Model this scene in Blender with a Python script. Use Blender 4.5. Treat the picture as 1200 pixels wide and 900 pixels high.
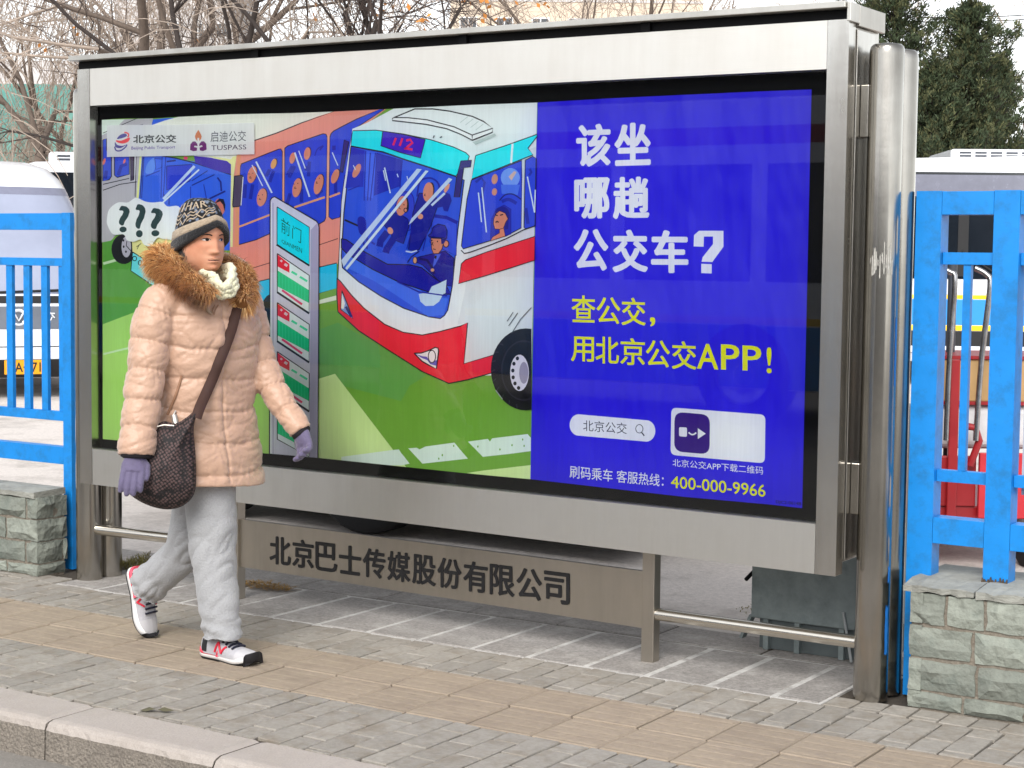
import bpy, bmesh, math, random
from mathutils import Vector, Matrix, noise, Euler
import numpy as np
scn = bpy.context.scene
for o in list(bpy.data.objects): bpy.data.objects.remove(o)

# ------------------------------------------------------------------ camera
F_PX, YAW, PITCH, ROLL = 2070.39, .5715, .0740, .0113
CAM = Vector((5.7053, -5.4073, 1.4706))
_fw = Vector((-math.sin(YAW)*math.cos(PITCH), math.cos(YAW)*math.cos(PITCH), -math.sin(PITCH)))
_rt0 = Vector((math.cos(YAW), math.sin(YAW), 0)); _up0 = _rt0.cross(_fw)
_rt = math.cos(ROLL)*_rt0 + math.sin(ROLL)*_up0
_up = -math.sin(ROLL)*_rt0 + math.cos(ROLL)*_up0
cam_d = bpy.data.cameras.new('camera'); cam = bpy.data.objects.new('camera', cam_d)
scn.collection.objects.link(cam)
cam_d.sensor_fit = 'HORIZONTAL'; cam_d.sensor_width = 36.0; cam_d.lens = F_PX/1200*36.0
cam_d.clip_start = .05; cam_d.clip_end = 2000
m = Matrix((_rt, _up, -_fw)).transposed().to_4x4(); m.translation = CAM
cam.matrix_world = m
scn.camera = cam

# ------------------------------------------------------------------ sky, sun, exposure (overcast winter day)
SUN_EL, SUN_AZ = math.radians(40), math.radians(162)     # azimuth measured from +Y towards +X
w = bpy.data.worlds.new('World'); scn.world = w; w.use_nodes = True
nt = w.node_tree; nt.nodes.clear()
sky = nt.nodes.new('ShaderNodeTexSky'); sky.sky_type = 'NISHITA'; sky.sun_disc = False
sky.sun_elevation = SUN_EL; sky.sun_rotation = SUN_AZ
sky.air_density = 1.0; sky.dust_density = 1.0; sky.ozone_density = 1.0
hs = nt.nodes.new('ShaderNodeHueSaturation'); hs.inputs['Saturation'].default_value = .18; hs.inputs['Value'].default_value = 1.0
bg = nt.nodes.new('ShaderNodeBackground'); bg.inputs['Strength'].default_value = .15
ow = nt.nodes.new('ShaderNodeOutputWorld')
nt.links.new(sky.outputs[0], hs.inputs['Color']); nt.links.new(hs.outputs[0], bg.inputs[0]); nt.links.new(bg.outputs[0], ow.inputs[0])
sl = bpy.data.lights.new('sun', 'SUN'); sl.energy = 1.5; sl.angle = math.radians(34); sl.color = (1, .972, .935)
so = bpy.data.objects.new('sun', sl); scn.collection.objects.link(so)
_sd = Vector((math.sin(SUN_AZ)*math.cos(SUN_EL), math.cos(SUN_AZ)*math.cos(SUN_EL), math.sin(SUN_EL)))
so.rotation_euler = (-_sd).to_track_quat('-Z', 'Y').to_euler(); so.location = _sd*30
scn.view_settings.view_transform = 'Standard'; scn.view_settings.look = 'None'
scn.view_settings.exposure = .95; scn.view_settings.gamma = 1.0; scn.view_settings.use_curve_mapping = False
scn.cycles.max_bounces = 8; scn.cycles.transparent_max_bounces = 12
scn.cycles.use_denoising = True

# ------------------------------------------------------------------ helpers
def ray(px, py):
    return _rt*((px-600)/F_PX) + _up*((450-py)/F_PX) + _fw
def onY(px, py, Y):                     # photo point on the vertical plane at depth Y
    d = ray(px, py); t = (Y-CAM.y)/d.y; return CAM + d*t
def onZ(px, py, Z=0.0):
    d = ray(px, py); t = (Z-CAM.z)/d.z; return CAM + d*t
def project(p):
    q = Vector(p)-CAM; z = q.dot(_fw); return 600+F_PX*q.dot(_rt)/z, 450-F_PX*q.dot(_up)/z
def lin(c):
    return tuple((v/255/12.92 if v/255 <= .04045 else ((v/255+.055)/1.055)**2.4) for v in c[:3])

def nmat(name):
    M = bpy.data.materials.new(name); M.use_nodes = True
    return M, M.node_tree, M.node_tree.nodes['Principled BSDF']
def mat(name, rgb, rough=.6, metal=0.0, var=.12, scale=8.0, bump=0.0, bscale=40.0, stretch=(1,1,1), rand=0.0, spec=.5,
        dirt=None, dscale=2.0, damt=.5, coat=0.0, rvar=.12, sheen=0.0, space='Object'):
    """procedural material: base colour (sRGB 0-255) broken up by noise, per-object tint, dirt blotches, bump"""
    M, t, b = nmat(name); L = t.links.new; N = t.nodes.new
    tc = N('ShaderNodeTexCoord'); mp = N('ShaderNodeMapping'); mp.inputs['Scale'].default_value = stretch
    L(tc.outputs['Object' if space == 'Object' else 'Generated'], mp.inputs[0])
    vec = mp.outputs[0]
    oi = N('ShaderNodeObjectInfo')
    if space == 'Object':
        ad = N('ShaderNodeVectorMath'); ad.operation = 'ADD'
        rs = N('ShaderNodeMath'); rs.operation = 'MULTIPLY'; rs.inputs[1].default_value = 57.0
        L(oi.outputs['Random'], rs.inputs[0]); L(mp.outputs[0], ad.inputs[0]); L(rs.outputs[0], ad.inputs[1]); vec = ad.outputs[0]
    n1 = N('ShaderNodeTexNoise'); n1.inputs['Scale'].default_value = scale; n1.inputs['Detail'].default_value = 6; n1.inputs['Roughness'].default_value = .65
    L(vec, n1.inputs['Vector'])
    c = lin(rgb)
    r = N('ShaderNodeValToRGB'); r.color_ramp.elements[0].position = .25; r.color_ramp.elements[1].position = .75
    r.color_ramp.elements[0].color = (*[max(0, v*(1-var)) for v in c], 1); r.color_ramp.elements[1].color = (*[min(1, v*(1+var)) for v in c], 1)
    L(n1.outputs[0], r.inputs[0]); col = r.outputs[0]
    if rand:
        mr = N('ShaderNodeMapRange'); mr.inputs['To Min'].default_value = 1-rand; mr.inputs['To Max'].default_value = 1+rand
        L(oi.outputs['Random'], mr.inputs[0])
        hv = N('ShaderNodeHueSaturation'); L(mr.outputs[0], hv.inputs['Value']); L(col, hv.inputs['Color']); col = hv.outputs[0]
    if dirt:
        n2 = N('ShaderNodeTexNoise'); n2.inputs['Scale'].default_value = dscale; n2.inputs['Detail'].default_value = 8; n2.inputs['Roughness'].default_value = .7
        L(vec, n2.inputs['Vector'])
        rr = N('ShaderNodeValToRGB'); rr.color_ramp.elements[0].position = .48; rr.color_ramp.elements[1].position = .70
        rr.color_ramp.elements[1].color = (damt, damt, damt, 1); L(n2.outputs[0], rr.inputs[0])
        mx = N('ShaderNodeMix'); mx.data_type = 'RGBA'; L(rr.outputs[0], mx.inputs[0]); L(col, mx.inputs[6]); mx.inputs[7].default_value = (*lin(dirt), 1)
        col = mx.outputs[2]
    L(col, b.inputs['Base Color'])
    rg = N('ShaderNodeMapRange'); rg.inputs['To Min'].default_value = max(.02, rough-rvar); rg.inputs['To Max'].default_value = min(1, rough+rvar)
    L(n1.outputs[0], rg.inputs[0]); L(rg.outputs[0], b.inputs['Roughness'])
    b.inputs['Metallic'].default_value = metal; b.inputs['Specular IOR Level'].default_value = spec
    if coat: b.inputs['Coat Weight'].default_value = coat; b.inputs['Coat Roughness'].default_value = .08
    if sheen: b.inputs['Sheen Weight'].default_value = sheen; b.inputs['Sheen Roughness'].default_value = .5
    if bump:
        n3 = N('ShaderNodeTexNoise'); n3.inputs['Scale'].default_value = bscale; n3.inputs['Detail'].default_value = 5
        L(vec, n3.inputs['Vector'])
        bp = N('ShaderNodeBump'); bp.inputs['Strength'].default_value = bump; bp.inputs['Distance'].default_value = .01
        L(n3.outputs[0], bp.inputs['Height']); L(bp.outputs[0], b.inputs['Normal'])
    return M
def glass(name, tint=(255,255,255), rough=.02, refl=1.0, trans=1.0):
    """thin pane: clear with a mirror-like share that grows at grazing angles"""
    M, t, b = nmat(name); t.nodes.remove(b); L = t.links.new; N = t.nodes.new
    tr = N('ShaderNodeBsdfTransparent'); tr.inputs[0].default_value = (*[v*trans for v in lin(tint)], 1)
    gl = N('ShaderNodeBsdfGlossy'); gl.inputs['Roughness'].default_value = rough; gl.inputs[0].default_value = (refl, refl, refl, 1)
    fr = N('ShaderNodeFresnel'); fr.inputs[0].default_value = 1.5
    mx = N('ShaderNodeMixShader'); L(fr.outputs[0], mx.inputs[0]); L(tr.outputs[0], mx.inputs[1]); L(gl.outputs[0], mx.inputs[2])
    L(mx.outputs[0], t.nodes['Material Output'].inputs[0]); return M

COL = scn.collection
def obj(name, me, mats=(), parent=None, loc=None, rot=None):
    o = bpy.data.objects.new(name, me); COL.objects.link(o)
    if me is not None and mats:
        if not isinstance(mats, (list, tuple)): mats = [mats]
        if not len(me.materials):
            for m_ in mats: me.materials.append(m_)
    if parent is not None: o.parent = parent
    if loc is not None: o.location = loc
    if rot is not None: o.rotation_euler = rot
    return o
def tag(o, label=None, cat=None, group=None, kind=None):
    if label: o['label'] = label
    if cat: o['category'] = cat
    if group: o['group'] = group
    if kind: o['kind'] = kind
    return o
def thing(name, label, cat, loc=(0,0,0), rz=0.0, group=None):
    o = obj(name, None, loc=loc, rot=(0,0,rz)); o.empty_display_size = .1
    return tag(o, label, cat, group)

class MB:
    """collects shapes into one mesh"""
    def __init__(s): s.v = []; s.f = []; s.mi = []; s.sm = []
    def add(s, vs, fs, mi=0, smooth=False):
        k = len(s.v); s.v += [tuple(v) for v in vs]
        for f in fs: s.f.append(tuple(i+k for i in f)); s.mi.append(mi); s.sm.append(smooth)
        return s
    def box(s, a, b, mi=0, ch=0.0, M=None):
        x0,y0,z0 = a; x1,y1,z1 = b
        if ch <= 0:
            vs = [Vector((x,y,z)) for z in (z0,z1) for y in (y0,y1) for x in (x0,x1)]
            fs = [(0,2,3,1),(4,5,7,6),(0,1,5,4),(2,6,7,3),(0,4,6,2),(1,3,7,5)]
        else:
            c = min(ch, (x1-x0)*.49, (y1-y0)*.49, (z1-z0)*.49)
            vs = []; idx = {}
            for i,(sx,X) in enumerate(((-1,x0),(1,x1))):
                for j,(sy,Y) in enumerate(((-1,y0),(1,y1))):
                    for k,(sz,Z) in enumerate(((-1,z0),(1,z1))):
                        for ax in range(3):
                            p = [X - sx*c*(ax != 0), Y - sy*c*(ax != 1), Z - sz*c*(ax != 2)]
                            idx[i,j,k,ax] = len(vs); vs.append(Vector(p))
            fs = []
            def q(l): fs.append(tuple(idx[t] for t in l))
            for i in (0,1): q([(i,0,0,0),(i,1,0,0),(i,1,1,0),(i,0,1,0)][::1 if i else -1])
            for j in (0,1): q([(0,j,0,1),(1,j,0,1),(1,j,1,1),(0,j,1,1)][::-1 if j else 1])
            for k in (0,1): q([(0,0,k,2),(1,0,k,2),(1,1,k,2),(0,1,k,2)][::1 if k else -1])
            for i in (0,1):
                for j in (0,1): l = [(i,j,0,0),(i,j,1,0),(i,j,1,1),(i,j,0,1)]; q(l if (i+j)%2 else l[::-1])
            for i in (0,1):
                for k in (0,1): l = [(i,0,k,0),(i,1,k,0),(i,1,k,2),(i,0,k,2)]; q(l[::-1] if (i+k)%2 else l)
            for j in (0,1):
                for k in (0,1): l = [(0,j,k,1),(1,j,k,1),(1,j,k,2),(0,j,k,2)]; q(l if (j+k)%2 else l[::-1])
            for i in (0,1):
                for j in (0,1):
                    for k in (0,1): l = [(i,j,k,0),(i,j,k,1),(i,j,k,2)]; q(l if (i+j+k)%2 else l[::-1])
        if M is not None: vs = [M @ v for v in vs]
        return s.add(vs, fs, mi)
    def tube(s, pts, rad, n=10, mi=0, cap=True, smooth=True, up=None):
        pts = [Vector(p) for p in pts]; m_ = len(pts)
        if not isinstance(rad, (list, tuple)): rad = [rad]*m_
        ref = None; rings = []
        for i,p in enumerate(pts):
            d = (pts[min(i+1,m_-1)]-pts[max(i-1,0)]).normalized()
            if ref is None:
                a = Vector(up) if up else (Vector((0,0,1)) if abs(d.z) < .9 else Vector((1,0,0)))
                ref = (a - d*a.dot(d)).normalized()
            else: ref = (ref - d*ref.dot(d)).normalized()
            e = d.cross(ref); r = rad[i]
            ra, rb = r if isinstance(r, tuple) else (r, r)
            rings.append([p + ref*(math.cos(2*math.pi*k/n)*ra) + e*(math.sin(2*math.pi*k/n)*rb) for k in range(n)])
        vs = [v for r in rings for v in r]; fs = []
        for i in range(m_-1):
            for k in range(n):
                a = i*n+k; b = i*n+(k+1)%n; fs.append((a, b, b+n, a+n))
        s.add(vs, fs, mi, smooth)
        if cap: s.add(rings[0], [tuple(range(n))[::-1]], mi); s.add(rings[-1], [tuple(range(n))], mi)
        return s
    def lathe(s, prof, n=24, mi=0, origin=(0,0,0), axis='Z', smooth=True):
        o = Vector(origin); vs = []
        for (r, h) in prof:
            for k in range(n):
                a = 2*math.pi*k/n; c, d = math.cos(a)*r, math.sin(a)*r
                vs.append(o + (Vector((c,d,h)) if axis == 'Z' else Vector((h,c,d)) if axis == 'X' else Vector((d,h,c))))
        fs = [(i*n+k, i*n+(k+1)%n, (i+1)*n+(k+1)%n, (i+1)*n+k) for i in range(len(prof)-1) for k in range(n)]
        return s.add(vs, fs, mi, smooth)
    def prism(s, poly, h, mi=0, M=None, mi_side=None):
        """polygon (x,z) pushed from y=0 back to y=h"""
        n = len(poly)
        vs = [Vector((p[0], 0, p[1])) for p in poly] + [Vector((p[0], h, p[1])) for p in poly]
        if M is not None: vs = [M @ v for v in vs]
        s.add(vs, [tuple(range(n)), tuple(range(n, 2*n))[::-1]], mi)
        s.add(vs, [((i+1)%n, i, i+n, (i+1)%n+n) for i in range(n)], mi if mi_side is None else mi_side)
        return s
    def mesh(s, name='mesh'):
        me = bpy.data.meshes.new(name); me.from_pydata(s.v, [], s.f)
        me.polygons.foreach_set('material_index', s.mi); me.polygons.foreach_set('use_smooth', s.sm); me.update(); return me
    def build(s, name, mats, parent=None, loc=None, rot=None, sharp=None):
        me = s.mesh(name)
        o = obj(name, me, mats, parent, loc, rot); return o
def recalc(o):
    bm = bmesh.new(); bm.from_mesh(o.data); bmesh.ops.remove_doubles(bm, verts=bm.verts, dist=1e-5)
    bmesh.ops.recalc_face_normals(bm, faces=bm.faces); bm.to_mesh(o.data); bm.free(); return o
def cr(pts, n=6, closed=False):
    """Catmull-Rom through points (tuples of any dimension)"""
    P = [np.array(p, float) for p in pts]; out = []; m_ = len(P)
    rng = range(m_ if closed else m_-1)
    for i in rng:
        if closed: a,b,c,d = P[(i-1)%m_],P[i],P[(i+1)%m_],P[(i+2)%m_]
        else: a,b,c,d = P[max(i-1,0)],P[i],P[i+1],P[min(i+2,m_-1)]
        for k in range(n):
            t = k/n; out.append(tuple(.5*((2*b)+(-a+c)*t+(2*a-5*b+4*c-d)*t*t+(-a+3*b-3*c+d)*t**3)))
    if not closed: out.append(tuple(P[-1]))
    return out
def text_mesh(txt, offset=0.0, extrude=0.0):
    """glyph outlines as a flat mesh (x right, y up), from Blender's own built-in typeface"""
    cu = bpy.data.curves.new('glyphs', 'FONT'); cu.body = txt; cu.size = 1.0; cu.offset = offset; cu.extrude = extrude; cu.resolution_u = 3
    o = bpy.data.objects.new('glyphs', cu); COL.objects.link(o)
    dg = bpy.context.evaluated_depsgraph_get(); dg.update()
    me = bpy.data.meshes.new_from_object(o.evaluated_get(dg))
    vs = [v.co.copy() for v in me.vertices]; fs = [tuple(p.vertices) for p in me.polygons]
    bpy.data.objects.remove(o); bpy.data.curves.remove(cu); bpy.data.meshes.remove(me)
    return vs, fs
# ------------------------------------------------------------------ ground, pavement, kerb
rnd = random.Random(7)
M_ASPH = mat('asphalt', (132,127,120), .9, var=.25, scale=90, bump=.5, bscale=160, dirt=(104,100,95), dscale=2.2, damt=.6)
M_LOT = mat('lot_concrete', (206,198,191), .9, var=.2, scale=40, bump=.35, bscale=90, dirt=(140,132,124), dscale=1.6, damt=.75)
M_SAND = mat('joint_sand', (66,58,48), .95, var=.3, scale=60, bump=.4, bscale=120)
M_BRICK = mat('grey_paver', (146,140,131), .88, var=.22, scale=48, bump=.35, bscale=260, rand=.11, dirt=(122,110,94), dscale=9, damt=.7)
M_TACT = mat('tan_tactile', (154,139,121), .88, var=.16, scale=60, bump=.4, bscale=240, rand=.06, dirt=(130,116,102), dscale=7, damt=.6, stretch=(.8,1.25,1))
M_GRAN = mat('worn_granite', (142,137,132), .85, var=.42, scale=75, bump=.4, bscale=150, rand=.08, dirt=(184,180,174), dscale=8, damt=.6)
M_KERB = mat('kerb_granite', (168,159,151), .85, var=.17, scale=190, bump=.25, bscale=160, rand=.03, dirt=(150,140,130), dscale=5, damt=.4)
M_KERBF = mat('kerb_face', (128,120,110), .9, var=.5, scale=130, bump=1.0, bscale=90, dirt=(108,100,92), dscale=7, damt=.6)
M_MORT = mat('pale_mortar', (192,189,184), .9, var=.16, scale=50, bump=.3, bscale=120, dirt=(138,133,128), dscale=10, damt=1.0)

def sheet(name, x0, y0, x1, y1, z, m_, nx=1, ny=1):
    vs = [(x0+(x1-x0)*i/nx, y0+(y1-y0)*j/ny, z) for j in range(ny+1) for i in range(nx+1)]
    fs = [(j*(nx+1)+i, j*(nx+1)+i+1, (j+1)*(nx+1)+i+1, (j+1)*(nx+1)+i) for j in range(ny) for i in range(nx)]
    o = MB().add(vs, fs).build(name, m_); return tag(o, kind='structure')
ROAD_Z = -.125
tag(sheet('road', -500, -500, 500, 900, ROAD_Z, M_ASPH), 'grey asphalt road and ground below the kerb')
lot = MB().box((-80, .50, ROAD_Z-.02), (80, 120, -.006)).build('parking_lot', M_LOT); tag(lot, 'worn pale concrete yard behind the advertising board', kind='structure')
pav = MB().box((-9, -1.425, ROAD_Z-.01), (11, .515, -.010)).build('pavement', M_SAND); tag(pav, 'pavement of grey pavers with a tan tactile strip', kind='structure')

def in_view(x, y, z=0, m=60):
    u, v = project((x, y, z)); return -m < u < 1200+m and -m < v < 900+m
# grey pavers: long side across the pavement, running bond
brick_mesh = {}
def brick_me(L_, W_, var):
    k = (round(L_,3), var)
    if k not in brick_mesh:
        r = random.Random(hash(k) % 9999); mb = MB(); c = .004
        mb.box((-W_/2, -L_/2, -.035), (W_/2, L_/2, 0), ch=.0028)
        vs = [(x+r.uniform(-.0016,.0016), y+r.uniform(-.0016,.0016), z+(r.uniform(-.0012,.0012) if z > -.01 else 0)) for x,y,z in mb.v]
        mb.v = vs; me = mb.mesh('brick'); me.materials.append(M_BRICK); brick_mesh[k] = me
    return brick_mesh[k]
far_b = MB()
def lay_bricks(ya, yb, xa, xb, pitch=.0985, L_=.197):
    n = int((xb-xa)/pitch)
    for i in range(n):
        x = xa + (i+.5)*pitch
        off = (0, L_/2)[i % 2] + rnd.uniform(-.006, .006)
        y = yb + off
        while y > ya+.012:
            y1 = min(y, yb); y0 = max(y-L_, ya); y -= L_
            if y1-y0 < .02: continue
            L1 = y1-y0-.0068; W1 = pitch-.0068; cy = (y0+y1)/2
            z = rnd.uniform(-.0012, .0008); jx = rnd.uniform(-.0015,.0015)
            if in_view(x, cy):
                q = round(L1*200)/200 if L1 < L_-.008 else L_-.0068
                q = min(q, L1+.002)
                o = obj('brick', brick_me(q, W1, rnd.randrange(4)), parent=pav, loc=(x+jx, cy, z),
                        rot=(rnd.uniform(-.006,.006), rnd.uniform(-.008,.008), rnd.uniform(-.006,.006)))
            else: far_b.box((x-W1/2, cy-L1/2, -.03), (x+W1/2, cy+L1/2, z), ch=.004)
TY0, TY1 = -.905, -.378                 # tactile strip
lay_bricks(-1.418, TY0-.002, -3.0, 7.0)
lay_bricks(TY1+.002, -.032, -3.4, 7.0)
lay_bricks(-.030, .10, 3.47, 7.0); lay_bricks(-.030, .10, -3.4, -.13)
tag(far_b.build('brick_field', M_BRICK, pav), kind='stuff')
# tactile tiles with worn ribs running along the pavement
def tile_me(w_, d_):
    mb = MB(); mb.box((-w_/2, -d_/2, -.035), (w_/2, d_/2, 0), ch=.003)
    for k in range(4):
        y = -d_/2 + d_*(k+.5)/4
        mb.add([(-w_/2+.008, y-.018, .0005), (w_/2-.008, y-.018, .0005), (w_/2-.012, y-.010, .0021), (-w_/2+.012, y-.010, .0021),
                (w_/2-.012, y+.010, .0021), (-w_/2+.012, y+.010, .0021), (w_/2-.008, y+.018, .0005), (-w_/2+.008, y+.018, .0005)],
               [(0,1,2,3), (3,2,4,5), (5,4,6,7), (0,3,5,7), (1,6,4,2)])
    me = mb.mesh('tactile_tile'); me.materials.append(M_TACT); return me
TW, TD = .2385, (TY1-TY0)/2
tme = tile_me(TW-.006, TD-.006)
for r_ in range(2):
    for i in range(-14, 26):
        x = .027 + TW*(i+.5) - r_*.012; y = TY0 + TD*(r_+.5)
        if -3 < x < 6.6: obj('tactile_tile', tme, parent=pav, loc=(x, y, rnd.uniform(-.002,.0015)), rot=(rnd.uniform(-.004,.004), rnd.uniform(-.004,.004), rnd.uniform(-.004,.004)))
# granite slab strip under the board, with pale mortar joints
apron = MB().box((-.13, -.030, -.05), (3.47, .520, -.0025)).build('granite_apron', M_MORT); tag(apron, kind='structure')
apron['label'] = 'strip of worn granite slabs with pale mortar joints under the board'
x = -.13
while x < 3.44:
    wd = min(.245, 3.47-x); y1 = .500
    if wd > .08:
        mb = MB().box((x+.013, -.024+rnd.uniform(0,.006), -.03), (x+wd-.013, y1+rnd.uniform(-.004,.004), rnd.uniform(-.001,.002)), ch=.003)
        mb.build('granite_slab', M_GRAN, apron)
    x += .245
yard_edge = MB().box((-6, .524, -.05), (8, .80, -.004)); tag(yard_edge.build('slab_edging', M_SAND, None), kind='structure')
se = bpy.data.objects['slab_edging']; se['label'] = 'row of concrete edging slabs behind the granite strip'
x = -2.0
while x < 4.6:
    wd = rnd.uniform(.40,.50)
    MB().box((x+.004, .529, -.03), (x+wd-.004, .795, rnd.uniform(-.002,.003)), ch=.004).build('edging_slab', M_GRAN, se); x += wd
# kerb stones
kerb = obj('kerb', None); tag(kerb, 'pale granite kerb along the road edge', kind='structure')
x = -3.34
while x < 7.5:
    L_ = .70
    prof = [(-1.425, 0), (-1.60, 0), (-1.618, -.004), (-1.630, -.014), (-1.636, -.030), (-1.640, -.16), (-1.425, -.16)]
    nseg = 30; mb = MB(); n = len(prof); r = random.Random(int(x*100))
    vs = []
    for i in range(nseg+1):
        xx = x+.003+(L_-.006)*i/nseg
        for k,(y,z) in enumerate(prof):
            j = .0045 if k == 5 else .0032 if k in (2,3,4) else 0
            e = .004 if i in (0, nseg) and k < 5 else 0
            vs.append((xx, y+r.uniform(-j,j)+(e if k > 1 else 0), z+(r.uniform(-.001,.001) if k < 5 else 0)-e*(k in (0,1,2))))
    fs = []; mi = []
    for i in range(nseg):
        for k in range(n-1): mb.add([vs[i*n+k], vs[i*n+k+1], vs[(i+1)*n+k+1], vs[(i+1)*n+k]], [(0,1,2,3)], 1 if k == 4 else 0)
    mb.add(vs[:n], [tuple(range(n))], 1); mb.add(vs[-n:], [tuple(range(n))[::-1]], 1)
    recalc(mb.build('kerb_stone', [M_KERB, M_KERBF], kerb)); x += L_
# ------------------------------------------------------------------ advertising board
def steel(name, rgb=(176,170,160), rough=.30, dark=(120,112,100), vert=True, amt=.5, spots=True):
    M, t, b = nmat(name); L = t.links.new; N = t.nodes.new
    tc = N('ShaderNodeTexCoord')
    def ns(scale, st, det=5):
        mp = N('ShaderNodeMapping'); mp.inputs['Scale'].default_value = st; L(tc.outputs['Object'], mp.inputs[0])
        n = N('ShaderNodeTexNoise'); n.inputs['Scale'].default_value = scale; n.inputs['Detail'].default_value = det; n.inputs['Roughness'].default_value = .6
        L(mp.outputs[0], n.inputs['Vector']); return n.outputs[0]
    brush = ns(60, (6,6,.05) if vert else (.05,6,6)); streak = ns(7, (1.6,1.6,.16)); blot = ns(3.2, (1,1,1), 8)
    mx = N('ShaderNodeMix'); mx.data_type = 'RGBA'; mx.inputs[6].default_value = (*lin(rgb),1); mx.inputs[7].default_value = (*lin(dark),1)
    rr = N('ShaderNodeValToRGB'); rr.color_ramp.elements[0].position = .42; rr.color_ramp.elements[1].position = .78; rr.color_ramp.elements[1].color = (amt,amt,amt,1)
    ad = N('ShaderNodeMath'); ad.operation = 'MULTIPLY_ADD'; ad.inputs[1].default_value = .55; L(streak, ad.inputs[0])
    hb = N('ShaderNodeMath'); hb.operation = 'MULTIPLY'; hb.inputs[1].default_value = .45; L(blot, hb.inputs[0]); L(hb.outputs[0], ad.inputs[2])
    L(ad.outputs[0], rr.inputs[0]); L(rr.outputs[0], mx.inputs[0]); L(mx.outputs[2], b.inputs['Base Color'])
    b.inputs['Metallic'].default_value = 1.0
    m1 = N('ShaderNodeMapRange'); m1.inputs['To Min'].default_value = rough-.09; m1.inputs['To Max'].default_value = rough+.13; L(ad.outputs[0], m1.inputs[0]); L(m1.outputs[0], b.inputs['Roughness'])
    bp = N('ShaderNodeBump'); bp.inputs['Strength'].default_value = .10; bp.inputs['Distance'].default_value = .002; L(brush, bp.inputs['Height'])
    b2 = N('ShaderNodeBump'); b2.inputs['Strength'].default_value = .05; b2.inputs['Distance'].default_value = .02; L(blot, b2.inputs['Height']); L(bp.outputs[0], b2.inputs['Normal'])
    L(b2.outputs[0], b.inputs['Normal']); return M
S_TOP = steel('brushed_steel_beam', (232,228,220), .42, (196,188,176), vert=False, amt=.4)
S_STILE = steel('brushed_steel_stile', (202,199,193), .22, (134,126,114), amt=.65)
S_BOT = steel('brushed_steel_lower', (222,220,214), .36, (172,168,160), vert=False)
S_POST = steel('brushed_steel_post', (178,174,167), .17, (92,87,80), amt=.8)
S_RAIL = steel('polished_steel_rail', (214,208,196), .20, (170,160,146), vert=False, amt=.3)
S_PLATE = steel('brushed_steel_plate', (186,179,168), .34, (132,124,113), vert=False)
S_ROOF = steel('weathered_steel_roof', (206,203,196), .45, (130,125,116), vert=False)
M_BLACK = mat('black_lining', (4,4,5), .6, var=.3, scale=20, spec=.1, rvar=.15)
M_GAP = mat('dark_gap', (9,9,11), .6, var=.2, spec=.15)
M_LETTER = mat('black_letter', (20,20,22), .45, var=.15, scale=30)

bb = thing('advertising_board', 'large stainless steel advertising board with a bus poster behind glass', 'billboard', (1.75, 0, 0))
INV = Matrix.Translation((-1.75, 0, 0))
def bpart(name, mb, m_, parent=None):
    mb.v = [(x-1.75, y, z) for x,y,z in mb.v]; return mb.build(name, m_, bb if parent is None else parent)
def quadbox(c, y0, y1, ch=0):
    """four (x,z) corners BL,BR,TR,TL pushed between y0 and y1"""
    mb = MB(); mb.prism(list(c), y1-y0, M=Matrix.Translation((0,y0,0))); return mb
def bev(o, w_=.002, seg=2):
    b = o.modifiers.new('bevel', 'BEVEL'); b.width = w_; b.segments = seg; b.limit_method = 'ANGLE'; b.harden_normals = False; return o
ZT, BLz, BRz = 2.232, .452, .423
st = .075
zb = lambda x: BLz + (BRz-BLz)*x/3.5
bev(bpart('top_beam', quadbox([(st,2.076),(3.5-st,2.076),(3.5-st,ZT),(st,ZT)], 0, .055), S_TOP))
bev(bpart('bottom_beam', quadbox([(st,zb(st)),(3.5-st,zb(3.5-st)),(3.5-st,.590),(st,.606)], 0, .055), S_BOT))
bev(bpart('side_stile', quadbox([(0,zb(0)),(st-.0015,zb(st)),(st-.0015,ZT),(0,ZT)], -.001, .055), S_STILE))
bev(bpart('side_stile', quadbox([(3.5-st+.0015,zb(3.5-st)),(3.5,zb(3.5)),(3.5,ZT),(3.5-st+.0015,ZT)], -.001, .055), S_STILE))
# rear casing
bev(bpart('rear_casing', MB().box((.006,.058,.46),(3.494,.275,2.225)), S_STILE))
# black lining seen through the glass
bpart('lining', MB().box((st+.001,.052,.60-.02),(3.5-st-.001,.0575,2.08)), M_BLACK)
# roof sheet, its dark gap and brackets
bev(bpart('roof_sheet', MB().box((-.022,-.032,2.266),(3.497,.285,2.287)), S_ROOF))
bpart('roof_gap', MB().box((-.004,.012,2.2335),(3.492,.26,2.2655)), M_GAP)
for x in (.98, 1.98, 2.74): bpart('roof_bracket', MB().box((x,-.004,2.234),(x+.035,.010,2.265)), M_GAP)
bev(bpart('roof_end_plate', MB().box((3.4985,-.020,2.223),(3.512,.056,2.284)), S_ROOF)); bev(bpart('roof_end_plate', MB().box((3.4985,.060,2.215),(3.512,.283,2.282)), S_ROOF))
bev(bpart('side_panel', MB().box((3.4965,.062,.47),(3.505,.200,2.206)), S_STILE))
# twin round posts each side with domed caps
def post(x, y, h, r=.057):
    mb = MB().lathe([(r,0),(r,h-.035),(r*.985,h-.022),(r*.93,h-.010),(r*.80,h-.003),(r*.5,h),(0.0001,h+.0005)], 40, origin=(x,y,0))
    return bpart('round_post', mb, S_POST)
for x, zz in ((3.578,2.163),(-.088,2.166)):
    post(x, .135, zz); post(x+.004, .252, zz-.008)
for x in (3.506, -.034):
    for z in (1.86, .62): bev(bpart('post_bracket', MB().box((x,.095,z),(x+.028,.16,z+.17)), S_POST), .003)
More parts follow.
